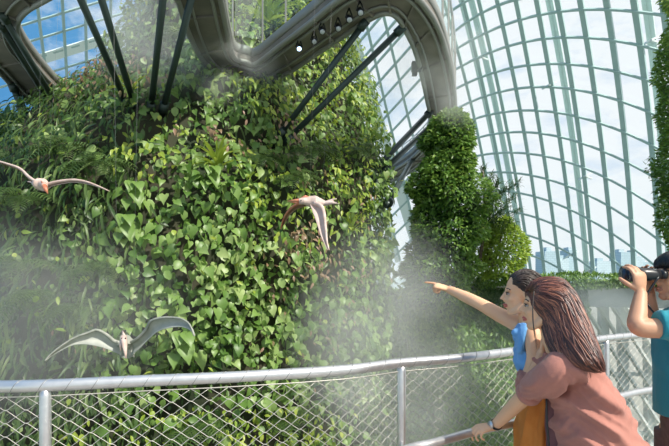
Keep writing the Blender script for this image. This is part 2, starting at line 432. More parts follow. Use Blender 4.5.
for nm, kd, px, py, s, lab, gr in PL:
    p = mhit(px, py, .28); cx, cy, R = mcen(p[2]); a = math.atan2(p[1]-cy, p[0]-cx)-math.pi/2
    if kd not in proto: o = proto[kd] = make_plant(nm, kd)
    else: o = copy_tree(proto[kd])
    o.location = [float(v) for v in p]; o.rotation_euler = (0, 0, a+random.uniform(-.2, .2)); o.scale = (s, s, s)
    tag(o, lab, {'fern': 'fern', 'bromeliad': 'plant', 'cordyline': 'plant', 'anthurium': 'plant', 'begonia': 'plant'}[kd], {'fern': 'ferns on the mountain face', 'bromeliad': 'spiky rosettes on the mountain face'}.get(kd, 'leafy plants on the mountain face'))

# ================================================================ GLASS DOME
EC = np.array([2., 12., -6.]); ER = np.array([30., 30., 27.])
def dome(px, py, k=1.0):
    d = P(px, py, 1.0)-np.array([0, 0, CZ]); o = np.array([0, 0, CZ])-EC; r = ER*k
    a = ((d/r)**2).sum(); b = 2*((d/r)*(o/r)).sum(); c = ((o/r)**2).sum()-1
    t = (-b+math.sqrt(b*b-4*a*c))/(2*a); return np.array([0, 0, CZ])+d*t
ribs = [
 [(443.5,0),(463.6,69.5),(470,100),(485,171),(497,235)],
 [(462.5,0),(470,25),(478,63),(485,96),(492.7,128),(502.8,186),(513,240)],
 [(478,0),(488,36),(497,76),(507,130),(517.4,186),(523.6,229),(531.5,270)],
 [(497,0),(506,38),(516,90),(533,186),(537.5,216),(544,270)],
 [(516,0),(525,45),(533.5,96),(549,186),(559.5,270)],
 [(536.5,0),(551,80),(560,144),(567,186),(576.4,270)],
 [(557,0),(565,38),(572.5,90),(586,189),(593,270)],
 [(580,0),(589,52),(595.5,95),(606,185),(614,270)],
 [(606,0),(620,95),(628.5,185),(634,270)],
 [(634,0),(646,97),(654.5,166),(660,265)],
 [(663,0),(674,97),(682,166),(688,265)],
 [(696,0),(706,97),(713,166),(718,265)]]
hoops = [
 [(443.5,15.7),(468,0)],
 [(456,30),(469,21),(483,12),(515,0)],
 [(459,47),(472.6,40),(504,24.7),(537.7,15.7),(580.4,9.5),(606,9.4),(634,11.7),(665.6,15.7)],
 [(463.6,65),(507,46.7),(523,42),(550,38.5),(586,37.7),(614,40.4),(654,49)],
 [(461.4,86),(480.5,77),(497,72),(527.6,65.5),(550,63.7),(589,66),(616,72),(658,84)],
 [(460,107),(475,100),(499.5,92),(533,87),(550,86.8),(573.7,90),(596,94),(622,101),(648,112)],
 [(468,121),(490.5,114.7),(505,112),(521,110.6),(537.6,110.6),(549,111),(573.7,116),(598,123),(624,132),(653,146)],
 [(473.6,139),(492.7,134.4),(508.4,132),(524,132),(549,135),(580,143),(604,151),(627.5,163),(650,175)],
 [(472.5,157),(496,153),(512,153),(527.5,153),(549,157),(584,168.5),(605,178),(630.5,190),(652,206)],
 [(480,173),(498,173),(515,173),(531,175),(548,180),(566,184.5),(587,194.6),(608,206),(630.5,220),(655,237)],
 [(490,190),(507,192),(534,196),(550.6,201),(569,209.5),(589,219.5),(610,233),(633,247),(656,267)],
 [(500,210),(522.5,214),(537,218),(554,224),(572,234),(591,244),(610,258.5),(632,275)],
 [(500,230),(512,232),(524,234),(540.5,239.5),(557,247),(575,257),(591,268.6)],
 [(515,251),(527,254),(543,260),(559.5,268.6)]]
from math import isnan
nR = len(ribs)
def ribx(k, y):
    a = np.array(ribs[k]); c = np.polyfit(a[:,1], a[:,0], 2); return np.polyval(c, y)
HP = []
for h in hoops:
    a = np.array(h); HP.append(np.polyfit(a[:,0], a[:,1], min(3 if len(a) > 6 else 2, len(a)-1)))
def hoopy(j, x):
    # inside the traced span the fitted curve; outside it runs on straight
    a = np.array(hoops[j]); x0, x1 = a[0,0], a[-1,0]; c = HP[j]; dc = np.polyder(c)
    xc = min(max(x, x0), x1); return np.polyval(c, xc)+np.polyval(dc, xc)*(x-xc)
dome_root = empty('glass_dome', (5, 30, -6), 'great curved glass dome of steel ribs and hoops enclosing the garden', None, None, 'structure')
def steel(name, pts, w_, h_, mm=None, seg=4):
    p = np.array(pts); c = nrm(EC[None]-p)
    V, Fc = loft(p, [(w_/2*1.4, h_/2*1.4)]*len(p), seg, updirs=list(c)); 
    # square section: quarter turn of the 4-gon
    T = nrm(np.gradient(p, axis=0)); V = []
    for i in range(len(p)):
        s = nrm(np.cross(T[i], c[i])); u = np.cross(s, T[i])
        V += [p[i]+s*a*w_/2+u*b*h_/2 for a, b in ((-1,-1),(1,-1),(1,1),(-1,1))]
    obj(name, (np.array(V), Fc), mm or M['steel'], dome_root, smooth=False)
ys = np.linspace(-70, 385, 30)
for k in range(nR):
    steel('rib', [dome(ribx(k, y), y) for y in ys], .165+.013*k, .28)
def extra(k, dx0, dx1, w_, mm):
    steel('truss_chord', [dome(ribx(k, y)+dx0+(dx1-dx0)*(y+70)/370, y, 1.045) for y in ys], w_, .10, mm)
for k, dx in ((2, -9), (2, -5.5), (6, -10), (6, -6), (9, 9), (9, 15), (1, -3)): extra(k, dx*1.1, dx*.75, .16, M['palesteel'])
# smooth sheet-like truss webs between the paired chords
for k, a_, b_ in ((2, -9, -5.5), (6, -10, -6), (9, 9, 15)):
    A = [dome(ribx(k, y)+a_*(1.1-.35*(y+70)/370), y, 1.045) for y in ys]; B = [dome(ribx(k, y)+b_*(1.1-.35*(y+70)/370), y, 1.045) for y in ys]
    V = []; Fc = []
    for i in range(len(ys)): V += [A[i], B[i], B[i]+nrm(B[i]-EC)*.05, A[i]+nrm(A[i]-EC)*.05]
    for i in range(len(ys)-1):
        for j in range(4): Fc.append((i*4+j, i*4+(j+1) % 4, i*4+4+(j+1) % 4, i*4+4+j))
    obj('truss_web', (np.array(V), Fc), M['palesteel'], dome_root, smooth=False)
xs = np.linspace(436, 735, 36)
for j in range(len(hoops)):
    lo = hoops[j][0][0]-26
    pts = [dome(x, hoopy(j, x), .995) for x in xs if x >= 436 and -75 < hoopy(j, x) < 330]
    if len(pts) > 2: steel('hoop', pts, .115, .12)
for dy in (-22, -46):
    pts = [dome(x, hoopy(2, x)+dy*1.0, .995) for x in xs if x > 480]; steel('hoop', pts, .12, .12)
# bracing nodes on the trusses
for bx_, by_ in ((481, 57), (549, 85), (651, 40), (585, 176), (588, 271), (570, 255)):
    for (ux, uy) in ((-5, 3), (6, -3), (5, 2)):
        a = dome(bx_, by_, .99); b = dome(bx_+ux*1.3, by_+uy*1.3, 1.03)
        obj('brace', beam(a, b, .09, .09), M['white'], dome_root, smooth=False)
# the part seen inside the walkway loop (middle)
def line(p, q, n=14): return [dome(p[0]+(q[0]-p[0])*t, p[1]+(q[1]-p[1])*t) for t in np.linspace(0, 1, n)]
for a, b, w_ in (((356,-20),(420,250),.16), ((375,-20),(437,235),.16), ((396,-20),(455,205),.16), ((330,-40),(400,260),.16), ((414,-20),(432,60),.14), ((312,-20),(385,260),.16), ((292,-20),(365,260),.16)):
    steel('rib', line(a, b), w_, .2)
for a, b in (((345,20),(414,245)), ((350,20),(419,245)), ((322,0),(398,262))):
    steel('truss_chord', line(a, b), .42, .10, M['palesteel'])
for k in range(17):
    # the slanting hoops of this side of the dome
    a = (318, 110+k*20.0-80); b = (440, a[1]-148+k*2.0); steel('hoop', line(a, b, 10), .13, .13)
# the left side
for x0, x1 in ((-70,-30), (-38,-2), (-2,30), (29,55), (58.5,71), (84,88), (112,108), (140,130), (168,150)):
    steel('rib', line((x0, -60), (x1, 145), 16), .12, .14)
for k in range(13):
    y0 = -72+k*18.5; steel('hoop', line((-75, y0+34), (190, y0-46), 16), .09, .08)
# pale sloping roof band seen through the left opening
steel('truss_chord', line((-20, 78), (125, 33), 10), .5, .1, M['palesteel'])
# glass skin
m, nt2, N2, out2 = nodes('dome_glass')
tr = N2('BsdfTransparent'); tr.inputs[0].default_value = (.93, .975, .98, 1); gl = N2('BsdfGlossy'); gl.inputs['Roughness'].default_value = .05
ms = N2('MixShader'); ms.inputs[0].default_value = .05
nt2.links.new(tr.outputs[0], ms.inputs[1]); nt2.links.new(gl.outputs[0], ms.inputs[2]); nt2.links.new(ms.outputs[0], out2.inputs['Surface'])
gx = np.linspace(-130, 760, 50); gy = np.linspace(-110, 392, 30)
V = np.array([dome(x, y, 1.01) for y in gy for x in gx])
obj('pane', (V, [(j*50+i, j*50+i+1, (j+1)*50+i+1, (j+1)*50+i) for j in range(29) for i in range(49)]), m, dome_root)

# ================================================================ FLOORS AND OUTSIDE
obj('floor', box((2, 14, -6.6), (44, 46, .3)), M['floor'], smooth=False, kind='structure')
obj('ground', box((100, 500, -7.2), (2600, 1800, .2)), mat('hazy_ground', (.35,.42,.42), .9), smooth=False, kind='structure')
def facade(name, c):
    m, nt_, N_, out_ = nodes(name); b = N_('BsdfPrincipled'); b.inputs['Roughness'].default_value = .8
    t = N_('TexBrick', i_Scale=.16); t.inputs['Color1'].default_value = c4(c); t.inputs['Color2'].default_value = c4([v*1.08 for v in c]); t.inputs['Mortar'].default_value = c4([v*.8 for v in c])
    tc_ = N_('TexCoord'); mp_ = N_('Mapping'); mp_.inputs['Rotation'].default_value = (math.pi/2, 0, 0)
    nt_.links.new(tc_.outputs['Object'], mp_.inputs['Vector']); nt_.links.new(mp_.outputs[0], t.inputs['Vector'])
    nt_.links.new(t.outputs['Color'], b.inputs['Base Color']); nt_.links.new(b.outputs[0], out_.inputs['Surface']); return m
FA = [facade('haze_blue_facade', (.40,.50,.54)), facade('hazy_facade', (.50,.58,.61))]  # aerial haze of the distance is mixed into both facade colours
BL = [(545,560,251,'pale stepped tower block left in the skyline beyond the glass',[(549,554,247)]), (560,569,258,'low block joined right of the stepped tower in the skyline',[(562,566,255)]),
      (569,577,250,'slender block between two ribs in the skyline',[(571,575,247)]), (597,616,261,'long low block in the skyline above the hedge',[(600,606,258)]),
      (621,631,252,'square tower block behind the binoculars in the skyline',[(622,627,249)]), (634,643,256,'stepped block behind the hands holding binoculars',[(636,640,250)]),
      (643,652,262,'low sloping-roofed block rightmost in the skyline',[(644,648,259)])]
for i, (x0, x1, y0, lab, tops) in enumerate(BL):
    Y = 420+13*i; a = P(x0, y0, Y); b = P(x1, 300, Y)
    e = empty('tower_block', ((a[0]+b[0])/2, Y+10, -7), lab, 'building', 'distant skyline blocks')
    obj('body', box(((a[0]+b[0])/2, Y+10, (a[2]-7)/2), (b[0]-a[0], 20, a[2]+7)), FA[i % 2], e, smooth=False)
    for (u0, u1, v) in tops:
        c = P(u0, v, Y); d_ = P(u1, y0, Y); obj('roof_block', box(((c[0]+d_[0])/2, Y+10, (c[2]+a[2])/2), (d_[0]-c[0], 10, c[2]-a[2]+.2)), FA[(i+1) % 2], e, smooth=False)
# ================================================================ HIGH WALKWAY (one level, 5.9 m, looping out from the mountain)
ZW = 5.9
def ribbon(inner, outer, z0, z1):
    "a slab between two edges seen from below"
    V = []; Fc = []; n = len(inner)
    for a, b in zip(inner, outer):
        V += [(a[0], a[1], z0), (b[0], b[1], z0), (b[0], b[1], z1), (a[0], a[1], z1)]
    for i in range(n-1):
        for j in range(4): Fc.append((i*4+j, i*4+(j+1) % 4, i*4+4+(j+1) % 4, i*4+4+j))
    Fc += [(3, 2, 1, 0), (4*n-4, 4*n-3, 4*n-2, 4*n-1)]
    return np.array(V), Fc
def walkway(name, pairs, lab, sides, panels):
    a = smoothline([PZ(p[0], p[1], ZW)[:2] for p in pairs], 8); b = smoothline([PZ(p[2], p[3], ZW)[:2] for p in pairs], 8)
    root = empty(name, (a[:,0].mean(), a[:,1].mean(), ZW), lab, 'walkway')
    obj('deck', ribbon(a, b, ZW, ZW+.27), M['concrete'], root, smooth=False)
    # edge beams and the row of cross ribs under the deck
    for e in (a, b):
        p = np.column_stack([e, np.full(len(e), ZW-.02)]); obj('edge_beam', loft(p, (.05), 8), M['parapet'], root)
        p = p+[0, 0, .25]; obj('fascia', loft(p, [(.03, .09)]*len(p), 8, sq=.4), M['parapet'], root)
    ins = a+(b-a)*.28; p = np.column_stack([ins, np.full(len(ins), ZW-.03)]); obj('soffit_rail', loft(p, .022, 6), M['parapet'], root)
    ins = a+(b-a)*.80; p = np.column_stack([ins, np.full(len(ins), ZW-.03)]); obj('soffit_rail', loft(p, .03, 6), M['parapet'], root)
    for i in range(2, len(a)-2, 9):
        obj('cross_rib', beam((*a[i], ZW-.03), (*b[i], ZW-.01), .04, .04), M['concrete'], root, smooth=False)
    # parapets: posts, handrail and panels
    for e, on in zip((a, b), sides):
        if not on: continue
        s = np.concatenate([[0], np.cumsum(np.linalg.norm(np.diff(e, axis=0), axis=1))]); n = max(2, int(s[-1]/.95))
        q = np.stack([np.interp(np.linspace(0, s[-1], n+1), s, e[:,i]) for i in (0, 1)], 1)
        obj('handrail', loft(np.column_stack([q, np.full(len(q), ZW+1.36)]), .03, 8), M['rail'], root)
        for i in range(n+1):
            obj('baluster', beam((*q[i], ZW+.3), (*q[i], ZW+1.36), .05, .03, (1, 0, 0)), M['parapet'], root, smooth=False)
            if i < n:
                A = q[i]+(q[i+1]-q[i])*.06; B = q[i]+(q[i+1]-q[i])*.94
                obj('parapet_panel', beam((*A, ZW+.82), (*B, ZW+.82), .012, .9), panels, root, smooth=False)
    return a, b, root
m, nt2, N2, out2 = nodes('frosted_parapet_glass')
tr = N2('BsdfTransparent'); tr.inputs[0].default_value = (.9, .95, .93, 1); df = N2('BsdfPrincipled'); df.inputs['Base Color'].default_value = (.8, .84, .80, 1); df.inputs['Roughness'].default_value = .3
ms = N2('MixShader'); ms.inputs[0].default_value = .09
nt2.links.new(tr.outputs[0], ms.inputs[1]); nt2.links.new(df.outputs[0], ms.inputs[2]); nt2.links.new(ms.outputs[0], out2.inputs['Surface']); M['frost'] = m
# pairs: mountain/inner-window side edge, then the other edge
loopR = [(160,-34,214,-34),(168,-16,216,-14),(178,0,221,0),(190,35,227,30),(206,63,234,56),(235,84,246,61),(262,84,256,63),(291,70,280,45),(330,44,310,22),(368,19,340,-2),(386,12,372,-16),(398,17,405,-12),(409,36,427,8),(416,53,441,34),(422,76,450,66),(427,100,455,98),(430,120,454,121),(425,142,446,140),(411,158,430,157),(394,169,409,173),(376,179,386,184)]
wa, wb, wr = walkway('elevated_walkway', loopR, 'grey curved elevated walkway looping out from the mountain over the garden', (False, True), M['frost'])
loopL = [(92,-12,70,-60),(62,-9,40,-60),(41,1,6,-42),(25,11,-24,-18),(17,24,-34,18),(20,42,-26,50),(33,62,-2,70),(50,82,20,94),(66,97,42,110)]
walkway('elevated_walkway', loopL, 'shadowed curved walkway crossing the upper left corner of the view', (False, False), M['frost'])
# struts from the walkways down to the rock
def strut(p0, p1, Y0, lab, r=.055):
    a = PZ(p0[0], p0[1], ZW-.02) if Y0 is None else P(p0[0], p0[1], Y0)
    b = mhit(p1[0], p1[1], .0); d = nrm(b-a); b = b+d*.25
    e = empty('walkway_strut', a, lab, 'strut')
    obj('tube', loft(np.array([a, b]), r, 12), M['strut'], e)
    obj('end_collar', loft(np.array([b-d*.42, b-d*.2]), r*1.5, 12), M['strut'], e)
    obj('end_collar', loft(np.array([a-d*.02, a+d*.16]), r*1.4, 12), M['strut'], e)
    return a, b
strut((0,24), (47,99), None, 'outer strut of the pair crossing the upper left window')
strut((2,14), (55,102), None, 'inner strut of the pair crossing the upper left window')
strut((61,-45), (127,104), None, 'left strut of the crossing pair above the reddish plant')
strut((88,-44), (135,107), None, 'right strut of the crossing pair above the reddish plant')
strut((167,-38), (151,109), None, 'nearly upright strut left of the dark walkway corner')
strut((196,-20), (163,110), None, 'slanting strut touching the dark walkway corner')
strut((366,21), (279,136), None, 'upper left strut of the pair running down from the walkway bend')
strut((403,27), (286,141), None, 'long lower right strut running down from the walkway bend')
strut((430,112), (369,176), None, 'upper strut of the far pair right of the mountain', .07)
strut((436,121), (371,182), None, 'lower strut of the far pair right of the mountain', .07)
strut((412,160), (388,203), None, 'short far strut under the far bend of the walkway', .08)
strut((12,84), (23,112), None, 'short dark strut under the left walkway beside the blue glass', .07)
# lamps under the walkway
mb = mat('lamp_lens', (.5,.53,.56), .2)
m, nt2, N2, out2 = nodes('lit_lamp_lens'); em = N2('Emission'); em.inputs[0].default_value = (.55,.75,1,1); em.inputs[1].default_value = 3.0; nt2.links.new(em.outputs[0], out2.inputs[0]); M['lit'] = m
for px, py, lab, lit in ((299,47,'blue-lit spotlight lowest on the sloping walkway underside',1),(314,40,'spotlight second up from the blue-lit one',0),(338,27,'spotlight fourth up the walkway underside near the beam joint',0),(322,30,'dark spotlight third up the walkway underside',0),(360,11,'bright spotlight at the top beside the walkway bend',0),(349,18,'dark spotlight just below the bright one at the bend',0)):
    c = PZ(px, py, ZW-.16); e = empty('spotlight', c, lab, 'spotlight', 'spotlights under the walkway')
    d = nrm(np.array([.1, -.6, -.7])); u = np.array([0, 0, 1.])
    obj('housing', loft(np.array([c-d*.10, c-d*.06, c+d*.05, c+d*.07]), [.02, .04, .055, .055], 14), M['black'], e)
    obj('lens', loft(np.array([c+d*.055, c+d*.075]), .042, 14), M['lit'] if lit else mb, e)
    obj('yoke', loft(np.array([c+u*.16, c+u*.06+[.04, 0, 0], c+[.06, 0, 0]]), .012, 6), M['black'], e)
    obj('yoke', loft(np.array([c+u*.16, c+u*.06-[.04, 0, 0], c-[.06, 0, 0]]), .012, 6), M['black'], e)
c = PZ(419, 69, ZW-.05)+[-.05,0,.05]; e = empty('floodlight', c, 'small black floodlight on the inner edge of the walkway bend', 'floodlight')
obj('housing', box(c, (.20, .16, .17)), M['black'], e, smooth=False); obj('bracket', beam(c, c+[.2, .05, .02], .04, .04), M['black'], e, smooth=False); obj('fin', box(c+[-.04, 0, -.13], (.10, .12, .1)), M['black'], e, smooth=False)

# ================================================================ TERRACE, HEDGES, LOWER BUILDING
def strip(pts, z0, z1, th):
    "curved wall standing along pts, th thick away from the viewpoint"
    p = np.array(pts, float); T = nrm(np.gradient(p, axis=0)); n = np.column_stack([-T[:,1], T[:,0]]); n = n*np.sign(n[:,1:2]+1e-9)
    return ribbon(p, p+n*th, z0, z1)
TP = smoothline([((px-CX)/F*Y, Y) for px, Y in ((436,13.6),(470,13.0),(520,12.5),(575,12.0),(640,11.4),(705,10.8),(790,10.2))], 6)
obj('wall_terrace', strip(TP, .88, 1.38, 1.5), M['wallpale'], smooth=False, kind='structure')
TL = smoothline([((px-CX)/F*Y, Y) for px, Y in ((368,15.4),(390,15.2),(420,14.8),(452,14.6))], 6)
obj('wall_planter', strip(TL, .86, 1.02, 1.2), M['wallpale'], smooth=False, kind='structure')
def along(pts, n):
    s = np.concatenate([[0], np.cumsum(np.linalg.norm(np.diff(pts, axis=0), axis=1))]); u = rng.uniform(0, s[-1], n)
    return np.stack([np.interp(u, s, pts[:,i]) for i in (0, 1)], 1), u
def hedge(pts, n, z0, z1, out_, mat_, lab, s0=.05, s1=.09, deep=.9, lump=.12, name='hedge', kind='oval', sides=False):
    xy, u = along(pts, n); z = rng.uniform(z0, z1, n); top = rng.uniform(0, 1, n) < .3
    z = np.where(top, z1+rng.normal(0, .02, n), z); yoff = np.where(top, rng.uniform(0, deep, n), -rng.uniform(0, out_, n))
    p = np.column_stack([xy[:,0], xy[:,1]+yoff, z]); p[:,1] -= (vnoise(p*1.6, 4)-.5)*lump*4; p[:,2] += (vnoise(p*2.5, 8)-.5)*lump
    k = len(p); ax = np.where(top[:, None], np.array([[0, -.2, .9]]), np.array([[0, -.5, -.8]]))+rnd(k, .6)
    nn = np.where(top[:, None], np.array([[0, -.3, 1.]]), np.array([[0, -1, .5]]))+rnd(k, .5)
    v, f = scatter(kind, p, ax, nn, rng.uniform(s0, s1, k)); return v, f
obj('hedge', hedge(TP, 12000, 1.34, 1.56, .25, None, ''), G['tree'], label='long trimmed hedge along the terrace edge in front of the glass', cat='hedge', kind='stuff')
obj('hedge', hedge(TL, 3500, 1.0, 1.16, .15, None, ''), G['tree'], label='thin low hedge on the misty lower ledge beside the mountain', cat='hedge', kind='stuff')
# leaves hanging down the terrace front
xy, u = along(TP[:20], 9000); t = rng.uniform(0, 1, 9000)**1.6; ln = .25+.55*vnoise(np.column_stack([u*1.1, u*0, u*0]), 2)**1.2*2*(u < 5.4)
p = np.column_stack([xy[:,0], xy[:,1]-.05-.2*t, 1.3-t*ln*1.0]); v, f = scatter('oval', p, np.array([[0, -.3, -1.]])+rnd(9000, .4), np.array([[0, -1, .4]])+rnd(9000, .4), rng.uniform(.05, .09, 9000))
obj('trailing_vine_foliage', (v, f), G['small'], label='vines trailing from the terrace over the pale wall', cat='foliage', kind='stuff')
# leafy slope under the terrace, in the mist
def slope():
    parts = []
    n = 30000; x = rng.uniform(.6, 5.6, n); z = rng.uniform(-4.2, 1.25, n)
    base = np.column_stack([x, 14.2-.18*x+.0*z, z]); b = fbm(base*.75, 12, 3)
    y = base[:,1]-1.9*b+.30*(z-1)*-.0-(1.0-sm(z, -3, 1))*1.3
    keep = (x < 5.0+.1*vnoise(base*.8, 3)+0*z); p = np.column_stack([x, y, z])[keep]; k = len(p)
    return scatter('oval', p, np.array([[0, -.4, -.9]])+rnd(k, .6), np.array([[.1, -1, .7]])+rnd(k, .5), rng.uniform(.10, .2, k))
obj('hanging_garden_foliage', slope(), G['tree'], label='misty leafy slope below the terrace between the mountain and the women', cat='foliage', kind='stuff')
x = np.linspace(.3, 5.0, 30); z = np.linspace(-6.2, 1.2, 30); X, Z = np.meshgrid(x, z); B = np.column_stack([X.ravel(), 14.2-.18*X.ravel(), Z.ravel()]); B[:,1] += .25-1.9*fbm(B*.75, 12, 3)-(1.0-sm(B[:,2], -3, 1))*1.3
obj('hill', (B, [(j*30+i, j*30+i+1, j*30+31+i, j*30+30+i) for j in range(29) for i in range(29)]), M['soil'], kind='structure')
# pale lower building with its slanting lattice
obj('wall_lower', box((8.6, 15.6, -2.6), (9.0, .3, 7.9)), M['wallpale'], smooth=False, kind='structure')
lat = empty('lattice_frame', (6.5, 13.2, -6.4), 'white slanting lattice frame below the terrace seen behind the wire fence', 'frame')
for px in (566, 581, 603, 622, 648, 675, 700):
    a = P(px, 306, 13.2); obj('column', beam((a[0], 13.2, .9), (a[0]+.1, 13.2, -6.4), .2, .2, (0, 1, 0)), M['white'], lat, smooth=False)
for k in range(15):
    a = P(540+k*14, 303, 13.0); b = P(540+k*14+88, 440, 13.0); obj('slat', beam(a, b, .05, .15, (0, 1, 0)), M['white'], lat, smooth=False)
for z in (.85, -.9, -2.4): obj('crossbar', beam((4.6, 13.15, z), (12, 13.15, z), .08, .1), M['white'], lat, smooth=False)

# ================================================================ TREES
def shaggy(name, prof, Yc, n, m_, s0, s1, kind, seed, sq=.9, lump=.35):
    "prof: (px centre, py, half width px) down the outline; leaves on a lumpy body"
    prof = np.array(prof, float); c = np.array([P(a, b, Yc) for a, b, _ in prof]); R = prof[:,2]/F*Yc
    zs = c[::-1,2]; t = rng.uniform(zs[0], zs[-1], n); cx = np.interp(t, zs, c[::-1,0]); r = np.interp(t, zs, R[::-1])
    th = rng.uniform(0, 2*math.pi, n); d = np.column_stack([np.cos(th), np.sin(th), 0*th])
    q = np.column_stack([cx, np.full(n, Yc), t]); lobe = vnoise((q+d*r[:, None])*np.array([1.5, 1.5, 2.8]), seed)
    depth = rng.uniform(0, 1, n)**.6
    p = q+d*(r*(1.0+lump*(lobe-.60))*(.78+.22*depth))[:, None]; under = np.column_stack([0*t, 0*t, (lobe-.5)*.25])
    v, f = scatter(kind, p, d*.9+np.array([0, 0, -.15])+rnd(n, .55), np.array([0, 0, 1.])+d*.6+rnd(n, .5), rng.uniform(s0, s1, n))
    return v, f
def trunk(px, y0, y1, Yc, r):
    a = P(px, y0, Yc); b = P(px, y1, Yc); pts = smoothline([b, (a+b)/2+[.06, .03, 0], a], 6); return loft(pts, np.linspace(r, r*.3, len(pts)), 10)
M['bark'] = mat('bark', (.10,.075,.05), .9, 0, (.16,.13,.09), 20, .5, 60)
YT = 11.6
e = empty('columnar_tree', P(446, 290, YT), 'tall shaggy columnar green tree rising above the terrace hedge', 'tree')
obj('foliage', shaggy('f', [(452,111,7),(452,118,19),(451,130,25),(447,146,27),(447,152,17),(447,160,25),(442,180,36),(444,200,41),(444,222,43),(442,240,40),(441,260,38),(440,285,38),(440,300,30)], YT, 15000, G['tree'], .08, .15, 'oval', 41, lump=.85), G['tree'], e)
obj('inner_leaves', shaggy('f', [(452,116,5),(451,135,17),(446,154,13),(443,190,28),(442,240,30),(440,300,26)], YT, 9000, G['dark'], .10, .18, 'oval', 41, lump=.85), G['dark'], e)  # core of darker leaves inside the crown, closing gaps to the sky
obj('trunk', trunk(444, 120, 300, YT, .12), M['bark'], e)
e = empty('loose_shrub', P(497, 278, 12.2), 'loose light green shrub with spreading tufts right of the columnar tree', 'shrub')
obj('foliage', joinf([shaggy('f', [(502,218,6),(503,228,17),(505,240,20),(503,255,21),(498,268,19),(497,278,14)], 12.2, 3600, G['yellow'], .07, .14, 'oval', 55, lump=.6),
   shaggy('f', [(478,205,8),(482,222,12),(484,245,16),(486,270,20)], 12.4, 1600, G['yellow'], .07, .13, 'oval', 57, lump=.6)]), leafmat('shrub_leaf', [(.14,.24,.03),(.26,.38,.05),(.38,.48,.08)]), e)
for px, py, x2, y2 in ((492,268,503,222), (492,268,485,210), (494,270,515,240), (492,268,478,235)):
    obj('stem', loft(smoothline([P(px,py,12.25), P((px+x2)/2+2,(py+y2)/2,12.2), P(x2,y2,12.2)], 5), .02, 6), M['bark'], e)
e = empty('spiky_conifer', P(478, 270, 12.0), 'dark tufted shrub with needle sprays behind the columnar tree on its right', 'shrub')
obj('trunk', loft(smoothline([P(478,272,12.0), P(484,225,12.0), P(483,170,12.0)], 6), np.linspace(.05, .012, 13), 8), M['bark'], e)
for (x1, y1) in ((483,168),(492,176),(498,183),(508,186),(517,184),(513,198),(505,208),(497,196),(490,188),(519,211),(500,215),(488,205),(512,222)):
    a = P(484, min(225, y1+22), 12.0); b = P(x1, y1, 12.0+random.uniform(-.4, .4)); pts = smoothline([a, (a+b)/2+[0,0,.04], b], 5); n = 110
    t = rng.uniform(.35, 1.08, n); pp = a+(b-a)*t[:, None]+rnd(n, .035); v, f = scatter('blade', pp, nrm(b-a)[None]*.5+rnd(n, .6), np.array([[0, -.3, 1.]])+rnd(n, .4), rng.uniform(.10, .19, n))
    obj('branch', join([(v, f.tolist()), loft(pts, np.linspace(.016, .005, len(pts)), 5)]), G['dark'], e)
e = empty('leafy_tree', P(722, 755, 8.6), 'dark leafy column of green at the right edge above the person in teal', 'tree')
obj('foliage', joinf([shaggy('f', [(724,-40,50),(721,0,50),(717,26,46),(713,50,46),(710,70,49),(713,90,46),(709,110,48),(713,130,46),(715,150,52),(709,165,54),(712,190,52),(715,215,50),(714,240,48),(721,258,36),(724,264,20)], 8.6, 21000, G['dark'], .06, .11, 'oval', 71, lump=.5),
   shaggy('f', [(724,-40,45),(711,60,44),(709,110,44),(707,165,50),(712,215,48),(717,250,36)], 8.6, 5000, G['tree'], .06, .1, 'oval', 73, lump=.6)]), G['tree'], e)
obj('trunk', trunk(712, -40, 758, 8.6, .13), M['bark'], e)
e = empty('leafy_bush', P(8, 165, 13.2), 'dark bush at the left edge below the shadowed walkway', 'bush')
obj('foliage', shaggy('f', [(4,112,6),(6,122,14),(2,135,18),(-6,150,24),(-8,170,26)], 13.2, 2500, G['dark'], .1, .18, 'oval', 91, lump=.6), G['dark'], e)
obj('trunk', trunk(0, 120, 180, 13.2, .06), M['bark'], e)
# ================================================================ NEAR DECK AND RAILING
RZ, HZ = 1.13, .77
rpx = [(-140,388),(-60,388),(0,386.6),(45,385.5),(140,381),(235,376.8),(343,370),(401,363),(455,358.5),(513,351.5),(556,345.5),(599,339),(645,334.5),(700,331),(780,328)]
RL = smoothline([PZ(x, y, RZ) for x, y in rpx], 8)
hpx = [(-60,567),(140,540),(300,497),(402,451.5),(434,443),(485,429),(520,421.7),(570,408.5),(624,395),(652,389.5),(700,383),(780,376)]
HL = smoothline([PZ(x, y, HZ) for x, y in hpx], 6)
dk = [(p[0], p[1]+.16) for p in RL[::4]]; V = [(x, y, 0) for x, y in dk]+[(dk[-1][0]+.2, -1.5, 0), (dk[0][0]-.2, -1.5, 0)]; V = np.array(V, float)
k = len(V); obj('floor_deck', (np.vstack([V, V-[0, 0, .25]]), [tuple(range(k-1, -1, -1))[::-1][::-1], tuple(range(k, 2*k))]+[(i, (i+1) % k, k+(i+1) % k, k+i) for i in range(k)]), M['deck'], smooth=False, kind='structure')
rl = empty('safety_railing', (RL[40][0], RL[40][1], 0), 'curved stainless safety railing with diamond wire netting along the viewing deck', 'railing')
obj('top_rail', loft(RL, .0265, 16), M['rail'], rl)
hr = obj('lower_handrail', loft(HL, .0235, 16), M['rail'], rl)
S = np.concatenate([[0], np.cumsum(np.linalg.norm(np.diff(RL, axis=0), axis=1))])
def rp(s): return np.array([np.interp(s, S, RL[:,i]) for i in range(3)])
def s_at(px):
    x, _ = proj(RL); return float(np.interp(px, x, S))
def hp(px):
    x, _ = proj(HL); return np.array([np.interp(px, x, HL[:,i]) for i in range(3)])
